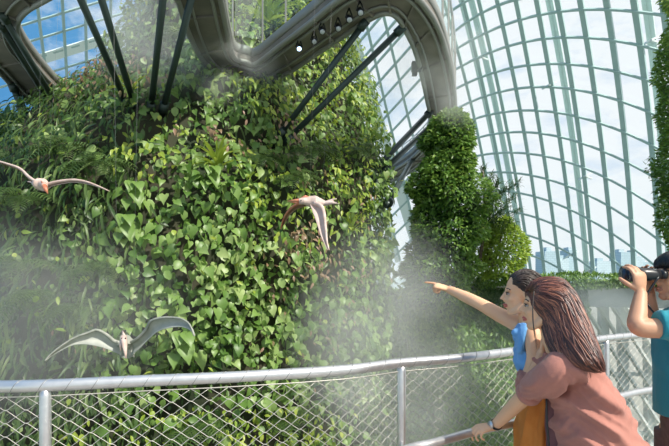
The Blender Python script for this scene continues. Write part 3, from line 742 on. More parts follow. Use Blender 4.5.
for px in (-150, 45.5, 401.5, 606, 745):
    a = rp(s_at(px)); po = obj('post', loft(np.array([(a[0], a[1], 0), (a[0], a[1], RZ-.045), (a[0], a[1], RZ-.01)]), [.0235, .0235, .019], 16), M['rail'], rl)
    obj('foot_plate', loft(np.array([(a[0], a[1], .001), (a[0], a[1], .012)]), .055, 16), M['rail'], rl)
    x, _ = proj(HL); h = hp(px); obj('handrail_bracket', loft(smoothline([(a[0], a[1], HZ-.06), ((a[0]+h[0])/2, (a[1]+h[1])/2, HZ-.07), (h[0], h[1], HZ-.015)], 4), .008, 8), M['rail'], rl)
# netting: two crossing families of slightly kinked wires hung below the top rail
cw, chh = .084, .056; zt = RZ-.045; rows = 18; parts = []
s0, s1 = s_at(-150), s_at(760)
def wire(sgn, s):
    pts = []; r = []
    for i in range(rows*2+1):
        z = zt-i*chh/2; ss = s+sgn*i*cw/2
        if ss < s0 or ss > s1: continue
        q = rp(ss); 
        for e in ((-.2, .2) if i % 2 == 0 and 0 < i < rows*2 else (0,)):
            q2 = rp(ss+sgn*e*cw*.5); pts.append((q2[0], q2[1]-.0015*sgn, z-e*chh*.22)); r.append(.0015)
    return loft(np.array(pts), r, 4) if len(pts) > 2 else None
x = s0-rows*cw
while x < s1+rows*cw:
    for sg in (1, -1):
        w_ = wire(sg, x); 
        if w_ is not None: parts.append(w_)
    x += cw
parts.append(loft(np.array([rp(s)*[1, 1, 0]+[0, 0, zt] for s in np.linspace(s0, s1, 120)]), .0028, 5))
parts.append(loft(np.array([rp(s)*[1, 1, 0]+[0, 0, zt-rows*chh] for s in np.linspace(s0, s1, 120)]), .0028, 5))
obj('wire_netting', join(parts), M['wire'], rl)
hel = []; s = s0
T_ = lambda s: nrm(rp(s+.01)-rp(s-.01)); ph = 0
while s < s1:
    t = T_(s); sd = nrm(np.cross(t, (0, 0, 1))); u = np.cross(sd, t)
    hel.append(rp(s)+.027*(math.cos(ph)*sd+math.sin(ph)*u)); ph += .5; s += .5/(2*math.pi)*.105
obj('lashing_cable', loft(np.array(hel), .0016, 4), M['darkwire'], rl)

# ================================================================ FLYING REPTILES ON WIRES
PM = dict(grey=mat('grey_hide', (.22,.24,.20), .6, 0, (.34,.34,.29), 18, .3, 40), tan=mat('pinkish_hide', (.50,.36,.30), .6, 0, (.62,.48,.42), 16, .2, 40),
  brown=mat('brown_membrane', (.22,.13,.07), .6, 0, (.30,.18,.10), 12), pale=mat('pale_pink_membrane', (.48,.36,.31), .6, 0, (.58,.46,.41), 10), red=mat('red_brown_beak', (.42,.12,.06), .45, 0, (.5,.22,.12), 30), greym=mat('grey_green_membrane', (.36,.38,.33), .6, 0, (.46,.47,.42), 10))
def wing(parent, lead, trail, Y0, Y1, mem, bone, r0=.022, th=.006):
    n = 24
    def rs(poly):
        q = smoothline([np.array([*p[:2], (Y0+(Y1-Y0)*i/(len(poly)-1)) if len(p) < 3 else p[2]], float) for i, p in enumerate(poly)], 8)
        t = np.linspace(0, len(q)-1, n); return np.stack([np.interp(t, range(len(q)), q[:,i]) for i in range(3)], 1)
    Lq, Tq = rs(lead), rs(trail); A = np.array([P(*q) for q in Lq]); B = np.array([P(*q) for q in Tq])
    V = []; Fc = []; m = 5
    for i in range(n):
        for j in range(m):
            t = j/(m-1); p = A[i]*(1-t)+B[i]*t; p = p+np.array([0, .05*math.sin(math.pi*t), 0]); V.append(p)
    for i in range(n-1):
        for j in range(m-1): a = i*m+j; Fc.append((a, a+1, a+m+1, a+m))
    N0 = normals(np.array(V), Fc); K = len(V); V = np.array(V)
    Fb = [tuple(K+i for i in q[::-1]) for q in Fc]
    rim = [i*m for i in range(n)]+[(n-1)*m+j for j in range(1, m)]+[i*m+m-1 for i in range(n-2, -1, -1)]+list(range(m-2, 0, -1))
    side = [(rim[i], rim[(i+1) % len(rim)], K+rim[(i+1) % len(rim)], K+rim[i]) for i in range(len(rim))]
    wg = obj('wing', (np.vstack([V+N0*th/2, V-N0*th/2]), Fc+Fb+side), mem, parent)
    WO[wg.name] = WO[parent.name]
    obj('finger_bone', loft(A, np.linspace(r0, r0*.28, n), 8), bone, wg)
def reptile(c, lab, bodyparts, beak, crest, hide, beakm):
    e = empty('pterosaur_model', c, lab, 'pterosaur')
    obj('body', fuse(bodyparts, .008, 4), hide, e)
    bk = obj('beak', join(beak) if len(beak) > 1 else beak[0], beakm, e)
    if crest: obj('crest', join(crest), beakm, e)
    return e
def hang_wires(e, pts):
    for a, b in pts: obj('hanging_wire', loft(np.array([a, b]), .0009, 4), M['darkwire'], e)
# the grey one, flying at the camera, lower left
Y = 5.5
bp = [loft([P(126,338,Y+.12), P(126,345,Y+.02), P(127,351,Y+.1), P(128,356,Y+.25)], [.05, .10, .09, .03], 14), loft([P(119,344,Y+.06), P(126,342,Y), P(134,343,Y+.06)], [.03, .075, .035], 12),
      loft([P(124,344,Y-.02), P(123,340,Y-.14), P(123.5,338,Y-.2)], [.04, .032, .04], 12), loft([P(128,352,Y+.15), P(133,354,Y+.2), P(134,358,Y+.2)], [.03, .015, .008], 8), loft([P(127,352,Y+.15), P(121,355,Y+.2), P(120,359,Y+.2)], [.03, .015, .008], 8)]
e = reptile(P(126,356,Y), 'grey winged reptile model with wide raised wings flying low at the left', bp,
   [loft([P(123.5,337,Y-.18), P(124.5,345,Y-.24), P(125.5,354,Y-.27), P(126,359,Y-.28)], [.035, .028, .014, .004], 10), loft([P(122,339,Y-.17), P(121,346,Y-.22), P(120.5,351,Y-.24)], [.022, .016, .004], 8)],
   [loft([P(124,337,Y-.17), P(122.5,331,Y-.1)], [(.02, .03), (.004, .008)], 8)], PM['grey'], PM['tan'])
wing(e, [(131,343),(137,339),(146,330),(150,322),(158,318.5),(170,317.5),(182,319),(190,325),(194,336)], [(131,355),(138,350),(148,340),(155,333.5),(163,329.5),(172,327.5),(182,327),(190,330),(194,336)], 5.5, 5.1, PM['greym'], PM['grey'])
wing(e, [(121,343),(114,341),(107,335),(97,330),(88,333),(74,338),(60,347),(50,355),(44,362)], [(121,355),(112,351),(104,348),(96,346),(86,344.5),(73,345),(60,351),(50,357),(44,362)], 5.5, 5.3, PM['greym'], PM['grey'])
hang_wires(e, [(P(118,343,Y+.06), P(112,-120,Y+.3)), (P(133,343,Y+.06), P(141,-120,Y+.3))])
for (x, y) in ((121.8,338.2), (125.5,338.2)): obj('eye', ball(P(x, y, Y-.225), .008, 8, 6), M['black'], e)
# the pink one, upper left
Y = 6.0
bp = [loft([P(34,183,Y+.1), P(39,184,Y), P(44,185,Y), P(49,186,Y+.1)], [.03, .07, .075, .03], 12), loft([P(42,184,Y-.03), P(44,185,Y-.16), P(44.5,186,Y-.2)], [.04, .03, .035], 10),
      loft([P(37,184,Y+.1), P(31,182,Y+.3), P(27,181.5,Y+.38)], [.03, .014, .006], 8), loft([P(40,184,Y+.1), P(35,187,Y+.3)], [.02, .006], 8)]
e = reptile(P(43,190,Y), 'pinkish winged reptile model gliding edge-on at the upper left', bp, [loft([P(44,185,Y-.18), P(46,190,Y-.22), P(48,194,Y-.22)], [.035, .02, .004], 10)], [loft([P(43,185,Y-.17), P(41,181,Y-.12)], [(.015, .03), (.003, .006)], 8)], PM['tan'], PM['red'])
wing(e, [(46,185),(54,182.5),(66,180.5),(76,180),(87,182),(98,186),(108,190.5)], [(46,188),(54,185.5),(66,183),(76,182.3),(87,184),(98,187),(108,190.8)], 6.0, 5.8, PM['pale'], PM['tan'])
wing(e, [(40,184),(34,180.5),(28,176),(20,168.5),(8,164),(-6,160),(-24,156)], [(40,187),(34,183.5),(28,178.5),(20,170.5),(8,165.8),(-6,161.5),(-24,156.5)], 6.0, 6.2, PM['brown'], PM['pale'])
hang_wires(e, [(P(38,184,Y), P(44,-120,Y+.3)), (P(48,185,Y), P(66,-120,Y+.3))])
# the middle one, seen from the side with one wing down
Y = 6.6
bp = [loft([P(304,201.5,Y-.05), P(309,201.5,Y), P(315,202,Y), P(322,203,Y+.03), P(328,204,Y+.05)], [.035, .07, .085, .05, .02], 12), loft([P(308,201,Y), P(303,201,Y-.05), P(299,201.5,Y-.05)], [.05, .045, .04], 12),
      loft([P(325,203.5,Y+.02), P(332,200,Y+.02), P(337,198.5,Y)], [.03, .018, .008], 8), loft([P(325,204,Y+.02), P(333,203,Y-.05), P(339,203.5,Y-.06)], [.03, .016, .006], 8), loft([P(326,203.5,Y), P(336,201.5,Y)], [.02, .005], 8)]
e = reptile(P(313,206,Y), 'pale winged reptile model in side view with one long wing hanging down at the centre', bp,
   [loft([P(301,201,Y-.05), P(295,200.5,Y-.05), P(287,201.2,Y-.05)], [.036, .018, .003], 10), loft([P(301,203,Y-.05), P(296,202.6,Y-.05), P(290,202.4,Y-.05)], [.024, .012, .003], 8)], [loft([P(301,200,Y-.05), P(306,196.5,Y-.03), P(309,196.8,Y-.02)], [(.01, .03), (.008, .02), (.004, .004)], 8)], PM['pale'], PM['red'])
wing(e, [(314,203),(321,206),(324,213),(325,222),(326,232),(327,242),(329,250)], [(310,204),(312,210),(315,218),(318,227),(321,236),(324,243),(327.5,250)], 6.55, 6.1, PM['pale'], PM['tan'], .03)
wing(e, [(306,201.5),(298,204),(291,208),(286,214),(283,220),(280.5,229)], [(308,206),(301,207.5),(294,210.5),(289,216),(285.5,222),(281,229.5)], 6.65, 7.0, PM['brown'], PM['red'])
hang_wires(e, [(P(310,200,Y), P(318,-120,Y+.4)), (P(322,202,Y), P(338,-120,Y+.4))])
obj('eye', ball(P(301,200.5,Y-.09), .009, 8, 6), M['black'], e)
# ================================================================ PEOPLE
def basis(f, up=(0, 0, 1)):
    y = nrm(f); x = nrm(np.cross(y, up)); z = np.cross(x, y); return np.stack([x, y, z], 1)   # columns: right, forward, up
def place(VF, R, c, s=1.0): return (np.asarray(VF[0])*s) @ R.T+np.array(c), VF[1]
def head_parts(c, f, up=(0, 0, 1), s=1.0):
    R = basis(f, up); Q = []
    Q.append(ball((0, -.012, .035), (.074, .094, .086), 20, 14)); Q.append(ball((0, .028, -.028), (.058, .062, .078), 18, 12))
    Q.append(ball((0, .060, -.092), (.026, .024, .022), 12, 8)); Q.append(ball((0, .070, .026), (.050, .020, .016), 12, 8))
    Q.append(loft([(0, .078, .022), (0, .096, -.004), (0, .108, -.024), (0, .092, -.034)], [.008, .009, .013, .012], 10))
    for s_ in (-1, 1):
        Q.append(ball((s_*.011, .090, -.028), (.008, .010, .007), 8, 6)); Q.append(ball((s_*.036, .058, -.022), (.022, .024, .022), 10, 8))
        Q.append(loft([(s_*.052, .0, -.05), (s_*.045, .03, -.08), (s_*.018, .058, -.095)], [.022, .02, .02], 10))
        Q.append(ball((s_*.075, -.012, -.002), (.008, .017, .029), 10, 8)); Q.append(ball((s_*.079, -.020, .006), (.007, .010, .018), 8, 6))
    Q.append(ball((0, .084, -.056), (.022, .013, .007), 10, 6)); Q.append(ball((0, .080, -.068), (.018, .013, .008), 10, 6))
    return [place(q, R, c, s) for q in Q]
def face_details(c, f, parent, up=(0, 0, 1), s=1.0, lip=None, smile=0.0):
    R = basis(f, up); 
    def pt(p): return R @ (np.array(p)*s)+np.array(c)
    for s_ in (-1, 1):
        ey = obj('eye', place(ball((s_*.031, .074, .004), (.0125, .009, .0062), 12, 8), R, c, s), M['eyewhite'], parent); WO[ey.name] = WO[parent.name]
        obj('iris', place(ball((s_*.031, .0805, .004), (.0068, .006, .0060), 10, 6), R, c, s), M['iris'], ey)
        obj('eyelash', place(loft(smoothline([(s_*.017, .082, .009), (s_*.031, .087, .0145), (s_*.046, .074, .010)], 4), .0022, 6), R, c, s), M['iris'], parent)
        obj('eyebrow', place(loft(smoothline([(s_*.016, .083, .026), (s_*.032, .080, .034), (s_*.049, .066, .026)], 4), [(.0025, .0035)]*9, 6), R, c, s), M['iris'], parent)
    obj('lips', place(join([loft(smoothline([(-.023, .078, -.057+smile), (-.008, .0955, -.054), (0, .0965, -.056), (.008, .0955, -.054), (.023, .078, -.057+smile)], 3), [.002]+[.0048]*11+[.002], 8),
        loft(smoothline([(-.021, .077, -.060+smile), (-.008, .092, -.066), (.008, .092, -.066), (.021, .077, -.060+smile)], 4), [.002]+[.0052]*11+[.002], 8)]), R, c, s), lip or M['lip'], parent)
def hand_parts(wrist, fd, back, curls, thumbside=1, s=1.0, thumb=(.75, .65, -.25), tcurl=.4, spread=.03):
    "curls: how far each finger bends at its knuckles (radians), index first"
    y = nrm(fd); z = nrm(np.array(back, float)-y*np.dot(back, y)); x = np.cross(y, z)*thumbside; R = np.stack([x, y, z], 1); Q = []
    Q.append(loft([(0, -.015, 0), (0, .01, 0), (.002, .04, .001), (0, .075, .001), (0, .092, -.002)], [(.024, .018), (.027, .017), (.036, .016), (.040, .0135), (.034, .010)], 14, up=(0, 0, 1)))
    for i, (bx, by, L_) in enumerate(((.029, .084, .072), (.010, .090, .080), (-.0095, .087, .073), (-.0275, .079, .058))):
        p = np.array([bx, by-.012, 0.]); a = 0; pts = [p.copy()]; sp = (1.5-i)*spread
        for seg, (fr, cf) in enumerate(((.2, .3), (.40, .9), (.30, 1.0), (.24, .7))):
            a += curls[i]*cf; d = np.array([math.sin(sp), math.cos(a)*math.cos(sp), -math.sin(a)]); p = p+d*L_*fr*1.05; pts.append(p.copy())
        Q.append(loft(smoothline(pts, 3), np.linspace(.0092, .0066, 13), 10)); Q.append(ball(pts[-1], .0066, 8, 6))
    p = np.array([.026, .022, -.006]); d = nrm(thumb); pts = [p-d*.01, p+d*.030]; d2 = nrm(d+np.array([-.3, .3, -.6])*tcurl); pts.append(pts[-1]+d2*.028); d3 = nrm(d2+np.array([-.3, .25, -.5])*tcurl); pts.append(pts[-1]+d3*.022)
    Q.append(loft(smoothline(pts, 3), np.linspace(.0135, .0085, 10), 10)); Q.append(ball(pts[-1], .0085, 8, 6))
    return [place(q, R, wrist, s) for q in Q]
def limb(pts, r, n=16, m=5): 
    q = smoothline(pts, m); t = np.linspace(0, len(pts)-1, len(q)); r = [np.interp(t, range(len(pts)), [(a if np.isscalar(a) else a[i]) for a in r]) for i in (0, 1)]
    return loft(q, list(zip(r[0], r[1])), n, up=(.02, 1, .03))
def sil(mL, mR, Yc, ry):
    "centre and half width of a body whose two outlines are seen at slopes mL and mR"
    lo, hi = .001, 1.0
    for _ in range(40):
        r = (lo+hi)/2; w = math.sqrt(r*r+(mR*ry)**2)+math.sqrt(r*r+(mL*ry)**2)
        if w > (mR-mL)*Yc: hi = r
        else: lo = r
    return mR*Yc-math.sqrt(r*r+(mR*ry)**2), r
def hloft(rows, n=28):
    V = []; Fc = []
    R = []
    for (l, r_, py, Yc, ry) in rows:
        c, rx = sil((l-CX)/F, (r_-CX)/F, Yc, ry); R.append((c, Yc, CZ-(py-HY)/F*Yc, rx, ry))
    R = smoothline(R, 4)
    for (c, y, z, rx, ry) in R:
        for j in range(n): a = 2*math.pi*j/n; V.append((c+rx*math.cos(a), y+ry*math.sin(a), z))
    k = len(R)
    for i in range(k-1):
        for j in range(n): Fc.append((i*n+j, i*n+(j+1) % n, (i+1)*n+(j+1) % n, (i+1)*n+j))
    Fc += [tuple(range(n)), tuple(range((k-1)*n, k*n))[::-1]]
    return np.array(V), Fc
def folds(V, Fc, amp, d, freq=22, stretch=5, seed=1, amp2=0.3):
    "soft creases running along d"
    V = np.asarray(V); N_ = normals(V, Fc); d = nrm(d); e = nrm(np.cross(d, (.05, 1, .1)))
    ph = (V @ e)*freq*5.2+fbm(V*np.array([3.2, 3.2, 3.2]), seed, 2)*9.0+(V @ d)*2
    h = (.5+.5*np.sin(ph))**2.2; mask = sm(fbm(V*5.5, seed+5, 2), .36, .62)
    h2 = (.5+.5*np.sin(ph*2.3+4*fbm(V*6, seed+2, 2)))**2*.35; b = fbm(V*26, seed+4, 2)-.5
    return V+N_*(((h+h2)*mask-.25)*amp*.55+b*amp*amp2*.5)[:, None], Fc
def hair(parent, T_, L_, W_, Yc, m_, n, seed, rad=.0028, wave=.006, core=.9, name='hair', jit=.04):
    r2 = np.random.default_rng(seed); k = len(T_); m = 26; u = np.linspace(0, k-1, m)
    Y = np.array([Yc]*k if np.isscalar(Yc) else Yc, float)
    A = smoothline([P(*t, y) for t, y in zip(T_, Y)], 6); B = smoothline([P(*t, y) for t, y in zip(L_, Y)], 6); q = np.linspace(0, k-1, len(A))
    A = np.stack([np.interp(u, q, A[:,i]) for i in range(3)], 1); B = np.stack([np.interp(u, q, B[:,i]) for i in range(3)], 1); W = np.interp(u, range(k), W_)
    ring = 24; c = (A+B)/2; h = (A-B)/2; O = np.array([0, 0, CZ])
    for i in range(m):
        e_ = nrm(h[i]); mid = (A[i]+B[i])/2; ce, rr = sil((B[i]-O) @ e_/A[i,1], (A[i]-O) @ e_/A[i,1], A[i,1], W[i]); c[i] = mid+e_*(ce-(mid-O) @ e_); h[i] = e_*rr
    V = []; Fc = []
    for i in range(m):
        for j in range(ring): a = 2*math.pi*j/ring; V.append(c[i]+core*min(1, (m-1-i)/7+.12)*(h[i]*math.cos(a)+np.array([0, W[i]*math.sin(a), 0])))
    for i in range(m-1):
        for j in range(ring): Fc.append((i*ring+j, i*ring+(j+1) % ring, (i+1)*ring+(j+1) % ring, (i+1)*ring+j))
    Fc += [tuple(range(ring)), tuple(range((m-1)*ring, m*ring))]
    parts = [(np.array(V), Fc)]
    for s in range(n):
        a = r2.uniform(0, 2*math.pi); t0 = r2.uniform(0, .25)*(m-1) if r2.uniform() < .6 else 0; t1 = (m-1)*r2.uniform(.86, 1.04); ph = r2.uniform(0, 6.3); ss = r2.uniform(.93, 1.0+jit); pts = []
        for t in np.linspace(t0, min(t1, m-1), 16):
            i = min(int(t), m-2); g = t-i; aa = a+.10*math.sin(ph+t*.35)+.05*math.sin(ph*2+t*.8); cc = c[i]*(1-g)+c[i+1]*g; hh_ = h[i]*(1-g)+h[i+1]*g; ww = W[i]*(1-g)+W[i+1]*g
            pts.append(cc+(ss+wave*math.sin(ph+t*.6))*(hh_*math.cos(aa)+np.array([0, ww*math.sin(aa), 0])))
        rr = rad*r2.uniform(.7, 1.5); parts.append(loft(np.array(pts), [rr*.7]*2+[rr]*11+[rr*.8, rr*.5, rr*.15], 5))
    return obj(name, join(parts), m_, parent)
def hairmat(name, cols, rough=.32):
    m, nt, N, out = nodes(name); g = N('NewGeometry'); r = N('ValToRGB'); ramp(r, [(i/(len(cols)-1), c) for i, c in enumerate(cols)])
    b = N('BsdfPrincipled'); b.inputs['Roughness'].default_value = rough; b.inputs['Specular IOR Level'].default_value = .6
    nt.links.new(g.outputs['Random Per Island'], r.inputs['Fac']); nt.links.new(r.outputs['Color'], b.inputs['Base Color']); nt.links.new(b.outputs[0], out.inputs['Surface']); return m
M['eyewhite'] = mat('eye_white', (.42,.38,.35), .4); M['iris'] = mat('dark_brown_eye', (.02,.012,.01), .3); M['lip'] = mat('lip_red', (.50,.13,.10), .4); M['lip2'] = mat('pale_lip', (.42,.19,.13), .5); M['teeth'] = mat('teeth', (.8,.77,.7), .3)
M['skin'] = mat('warm_skin', (.76,.43,.25), .5, 0, (.80,.48,.29), 9, .1, 200, sss=.06); M['skin2'] = mat('tan_skin', (.56,.30,.18), .5, 0, (.62,.34,.21), 9, .1, 200, sss=.06)
M['pink'] = mat('dusty_pink_cotton', (.40,.165,.125), .85, 0, (.45,.19,.145), 6, .35, 260, sheen=.15); M['maroon'] = mat('maroon_cloth', (.13,.05,.055), .85, 0, (.17,.07,.07), 20)
M['denim'] = mat('light_blue_cotton', (.12,.34,.66), .85, 0, (.16,.39,.72), 14, .3, 260, sheen=.1); M['orange'] = mat('orange_cloth', (.62,.20,.03), .85, 0, (.70,.25,.045), 12, .3, 200)
M['teal'] = mat('teal_cotton', (.0,.22,.28), .8, 0, (.01,.26,.33), 5, .3, 260, sheen=.15); M['trouser'] = mat('grey_brown_cloth', (.10,.075,.07), .85, 0, (.14,.105,.10), 40); M['shoe'] = mat('canvas_shoe', (.5,.5,.48), .8)
def legs(parent, hipx, Y, hz, foot, m_, sep=.09, shoe=True, fwd=(-1, 0, 0), hw=.105, name='trousers'):
    parts = [limb([(hipx, Y, hz+.14), (hipx, Y, hz), (hipx, Y, hz-.12)], [(.11, .13), (.12, .14), (.10, .13)])]; skin = []
    f = nrm(fwd)
    for s_ in (-1, 1):
        kx = (hipx+foot)/2-.02; a = (hipx, Y+s_*sep, hz-.05); k_ = (kx, Y+s_*sep, .48); b = (foot, Y+s_*sep, .10)
        parts.append(limb([a, ((a[0]+k_[0])/2, Y+s_*sep, hz*.72), k_, ((kx+foot)/2, Y+s_*sep, .28), b], [hw, hw*.9, .068, .062, .055]))
        skin.append(limb([(kx, Y+s_*sep, .45), ((kx+foot)/2, Y+s_*sep, .28), (foot, Y+s_*sep, .07)], [.05, .047, .034])); skin.append(limb([(foot, Y+s_*sep, .06), (foot+f[0]*.1, Y+s_*sep+f[1]*.1, .035)], [.034, .03]))
        if shoe: obj('shoe', fuse([limb([(foot-f[0]*.07, Y+s_*sep-f[1]*.07, .045), (foot+f[0]*.03, Y+s_*sep, .05), (foot+f[0]*.16, Y+s_*sep+f[1]*.16, .032)], [(.038, .044), (.042, .048), (.036, .03)])], .008, 3), M['shoe'], parent)
    return parts, skin
# ---------------- woman in the light blue top, pointing
Y1 = 2.78
w1 = empty('person', (P(536, 400, Y1)[0], Y1, 0), 'person in light blue sleeveless top and orange skirt, pointing with an outstretched arm', 'person')
hc = P(522.5, 294, Y1); f1 = (-.95, .22, -.03)
bp = head_parts(hc, f1, (-.12, 0, 1))
bp += [limb([hc+[.028, 0, -.05], P(528, 316, Y1), P(531, 326, Y1)], [.050, .049, .062])]
bp += [hloft([(524,536,323,Y1,.07),(521,541,330,Y1,.12),(519,544,346,Y1,.13),(521,545,366,Y1,.12),(525,546,388,Y1,.12),(528,546,410,Y1,.10)])]
sh = P(522, 325, Y1+.10); el = P(481, 304.5, 3.00); wr_ = P(449, 289.5, 3.20)
bp += [limb([P(533,331,Y1+.06), sh, (sh+el)/2+[0,0,-.006], el, (el*.55+wr_*.45)+[0,0,.002], wr_], [.055, .052, .043, .036, .034, .0245])]
bp += hand_parts(wr_, P(421,281,3.25)-wr_, (0, -.35, 1), (.10, 1.35, 1.45, 1.4), thumbside=1, s=1.0, thumb=(.5, .8, -.55), tcurl=.8)
bp += [limb([P(532,332,Y1-.08), P(533,334,Y1-.14), P(535,358,Y1-.17), P(528,378,Y1-.12), P(520,392,Y1-.06)], [.05, .05, .042, .036, .03])]
sk, sl = legs(w1, P(537,410,Y1)[0], Y1, .88, P(537,410,Y1)[0]+.02, None)
bp += [sl[0], sl[1], sl[2], sl[3]]+[limb([(P(539,410,Y1)[0], Y1+s_*.08, .85), (P(539,410,Y1)[0]-.01, Y1+s_*.08, .45)], [.065, .055]) for s_ in (-1, 1)]
obj('body', fuse(bp, .0048, 3), M['skin'], w1); face_details(hc, f1, w1, (-.12, 0, 1), smile=.004)
x0 = [hloft([(526,540,317.5,Y1,.10),(518,543,322,Y1,.13),(514.5,546,334,Y1,.15),(513.5,548,350,Y1,.155),(516,549,366,Y1,.15),(521,550,386,Y1,.14),(522,552,397,Y1,.14)]),
      limb([P(525,325,Y1-.10), P(522,334,Y1-.11), P(521,351,Y1-.10)], [(.03,.05), (.045,.06), (.012,.05)]), limb([P(522,350,Y1-.06), P(522,362,Y1-.06), P(524,379,Y1-.06)], [(.03,.09), (.044,.10), (.014,.08)])]
V, Fc = fuse(x0, .007, 4); V, Fc = folds(V, Fc, .042, (.25, .1, 1), 20, 5, 3); obj('blouse', (V, Fc), M['denim'], w1)
q = [hloft([(521,552,388,Y1,.14),(518.5,554,398,Y1,.15),(517,556,412,Y1,.155),(516.5,558,446,Y1,.165),(514,562,520,Y1,.19),(512,566,570,Y1,.21)])]
V, Fc = fuse(q, .009, 4); V, Fc = folds(V, Fc, .040, (.05, 0, 1), 20, 8, 13); obj('skirt', (V, Fc), M['orange'], w1)
M['hair1'] = hairmat('dark_brown_hair', [(.012,.008,.007), (.03,.018,.014), (.06,.035,.025)], .45)
hair(w1, [(509.5,283),(513,275),(521,270),(531,270.5),(540,276),(546,286)], [(511,286),(516.5,291),(522,299),(527,306),(535,307),(543,300)], [.03,.080,.093,.090,.07,.04], Y1, M['hair1'], 420, 5, .0022, .01)
obj('hair_bun', join([ball(P(547,289,Y1), (.045,.05,.045), 16, 10)]+[loft([P(547,289,Y1)+np.array([math.cos(a+t)*.043, math.sin(b)*.04, math.sin(a+t)*.043]) for t in np.linspace(0, 2.2, 9)], .004, 5) for a, b in zip(np.linspace(0, 6, 26), np.linspace(-1.4, 1.4, 26))]), M['hair1'], w1)
obj('bracelet', loft(np.array([wr_+(np.array([0,.028*math.cos(a),.028*math.sin(a)])) for a in np.linspace(0, 2*math.pi, 20)])-nrm(P(421,281,3.25)-wr_)*.006, .0025, 5), M['rail'], w1)
# ---------------- woman in the dusty pink shirt, leaning on the handrail
Y2 = 2.40
w2 = empty('person', (P(604, 430, Y2)[0], Y2, 0), 'person with long auburn hair and loose dusty pink shirt, one hand on the handrail', 'person')
hc = P(544.8, 306, Y2+.02); f2 = (-.90, .43, -.02); up2 = (-.1, 0, 1)
HX = P(603, 440, Y2)[0]
bp = head_parts(hc, f2, up2)
bp += [limb([hc+[.03, -.015, -.05], P(552, 332, Y2), P(560, 346, Y2)], [.050, .050, .07])]
bp += [hloft([(556,570,346,Y2,.08),(554,584,357,Y2,.14),(560,600,385,Y2,.14),(568,620,415,Y2,.14),(575,634,446,Y2,.16)])]
hw_ = hp(476); wr2 = hw_+np.array([.085, -.035, .036])
sh = P(564, 363, Y2-.13); el = P(527, 394, 2.50)
bp += [limb([P(568,356,Y2-.08), sh, (sh+el)/2, el, (el+wr2)/2+[0,0,.0], wr2], [.06, .058, .05, .042, .036, .026])]
bp += hand_parts(wr2, hp(458)+[0,0,.024]-wr2, (.1, -.25, 1), (.55, .7, .8, .9), thumbside=1, thumb=(.55, .8, -.35), tcurl=.7)
sh2 = P(556, 356, Y2+.16); el2 = P(528, 389, Y2+.24); wr3 = P(543, 351, Y2+.16)
bp += [limb([P(562,356,Y2+.08), sh2, (sh2+el2)/2, el2, (el2+wr3)/2, wr3], [.055, .055, .048, .04, .036, .026])]
bp += hand_parts(wr3, P(545,329,Y2+.11)-wr3, (-.9, .3, .2), (.5, .6, .7, .8), thumbside=-1, thumb=(.4, .9, -.3))
tr_, sl = legs(w2, HX, Y2, .84, HX+.10, None); bp += sl+[limb([(HX, Y2+s_*.08, .82), (HX+.03, Y2+s_*.09, .45)], [.085, .055]) for s_ in (-1, 1)]
obj('body', fuse(bp, .0048, 3), M['skin'], w2); face_details(hc, f2, w2, up2)
tr_[0] = limb([(HX-.02, Y2, .98), (HX, Y2, .84), (HX, Y2, .72)], [(.12, .15), (.135, .165), (.11, .15)])
obj('trousers', fuse(tr_, .009, 4), M['maroon'], w2)
ml = [hloft([(554,570,352,Y2,.06),(550,580,375,Y2+.04,.07),(546,580,400,Y2+.06,.07),(545.5,580,420,Y2+.06,.07),(546,585,446,Y2+.06,.07),(549,590,480,Y2+.06,.08)])]
V, Fc = fuse(ml, .008, 4); V, Fc = folds(V, Fc, .008, (.1, 0, 1), 24, 6, 17); obj('undershirt', (V, Fc), M['maroon'], w2)
tq = [hloft([(557,570,342,Y2,.08),(552,585,347,Y2,.14),(549,596,355,Y2,.17),(549,604,366,Y2,.185),(549,614,380,Y2,.19),(549,626,396,Y2,.195),(550,636,416,Y2,.20),(553,648,446,Y2,.21),(557,656,480,Y2,.22),(559,660,505,Y2,.225)]),
      limb([P(578,367,Y2-.10), P(564,367,Y2-.135), P(551,374,Y2-.12), P(539,383,Y2-.03), P(527,392,2.485)], [.075, .080, .074, .066, .055]),
      limb([P(566,360,Y2+.08), P(553,364,Y2+.16), P(538,374,Y2+.22), P(524,387,Y2+.26)], [.08, .08, .066, .052]), limb([P(522,390,Y2+.26), P(527,377,Y2+.24)], [(.05,.05), (.052,.052)])]
V, Fc = fuse(tq, .0075, 5)
V, Fc = folds(V, Fc, .045, (.85, .1, -.45), 11, 5, 23, .15); V, Fc = folds(V, Fc, .014, (.5, .1, .8), 22, 5, 29, .2); obj('shirt', (V, Fc), M['pink'], w2)
# rolled cuffs
def cuff(a, b, r, m_, parent, n=3):
    d = nrm(np.array(b)-np.array(a)); pts = np.array([a, a+d*.012, a+d*.03, a+d*.042]); obj('cuff', loft(pts, [r*.9, r*1.08, r*1.08, r*.92], 24), m_, parent)
cuff(el+[.0,-.01,.0], P(538,384,Y2-.02), .057, M['pink'], w2); cuff(el2+[.002,0,.03], wr3, .055, M['pink'], w2)
obj('bag_strap', limb([P(546.5,398,Y2-.02), P(547,420,Y2-.03), P(549,446,Y2-.04), P(552,480,Y2-.04)], [(.005,.004)]*4, 8), M['black'], w2)
M['hair2'] = hairmat('auburn_hair', [(.03,.010,.009), (.085,.027,.02), (.17,.055,.036), (.34,.13,.07)], .42)
hair(w2, [(529,289),(535,281),(547,277.5),(560,279),(571,290),(580,307),(588,327),(596,346),(602,362)], [(528,294),(530.5,302),(534.5,309),(541,317),(545,329),(549,343),(555,356),(564,366),(578,372)], [.04,.080,.096,.100,.105,.115,.13,.14,.12],
     [Y2+.02,Y2+.01,Y2,Y2-.02,Y2-.04,Y2-.07,Y2-.10,Y2-.13,Y2-.15], M['hair2'], 1100, 8, .0030, .012, jit=.06)
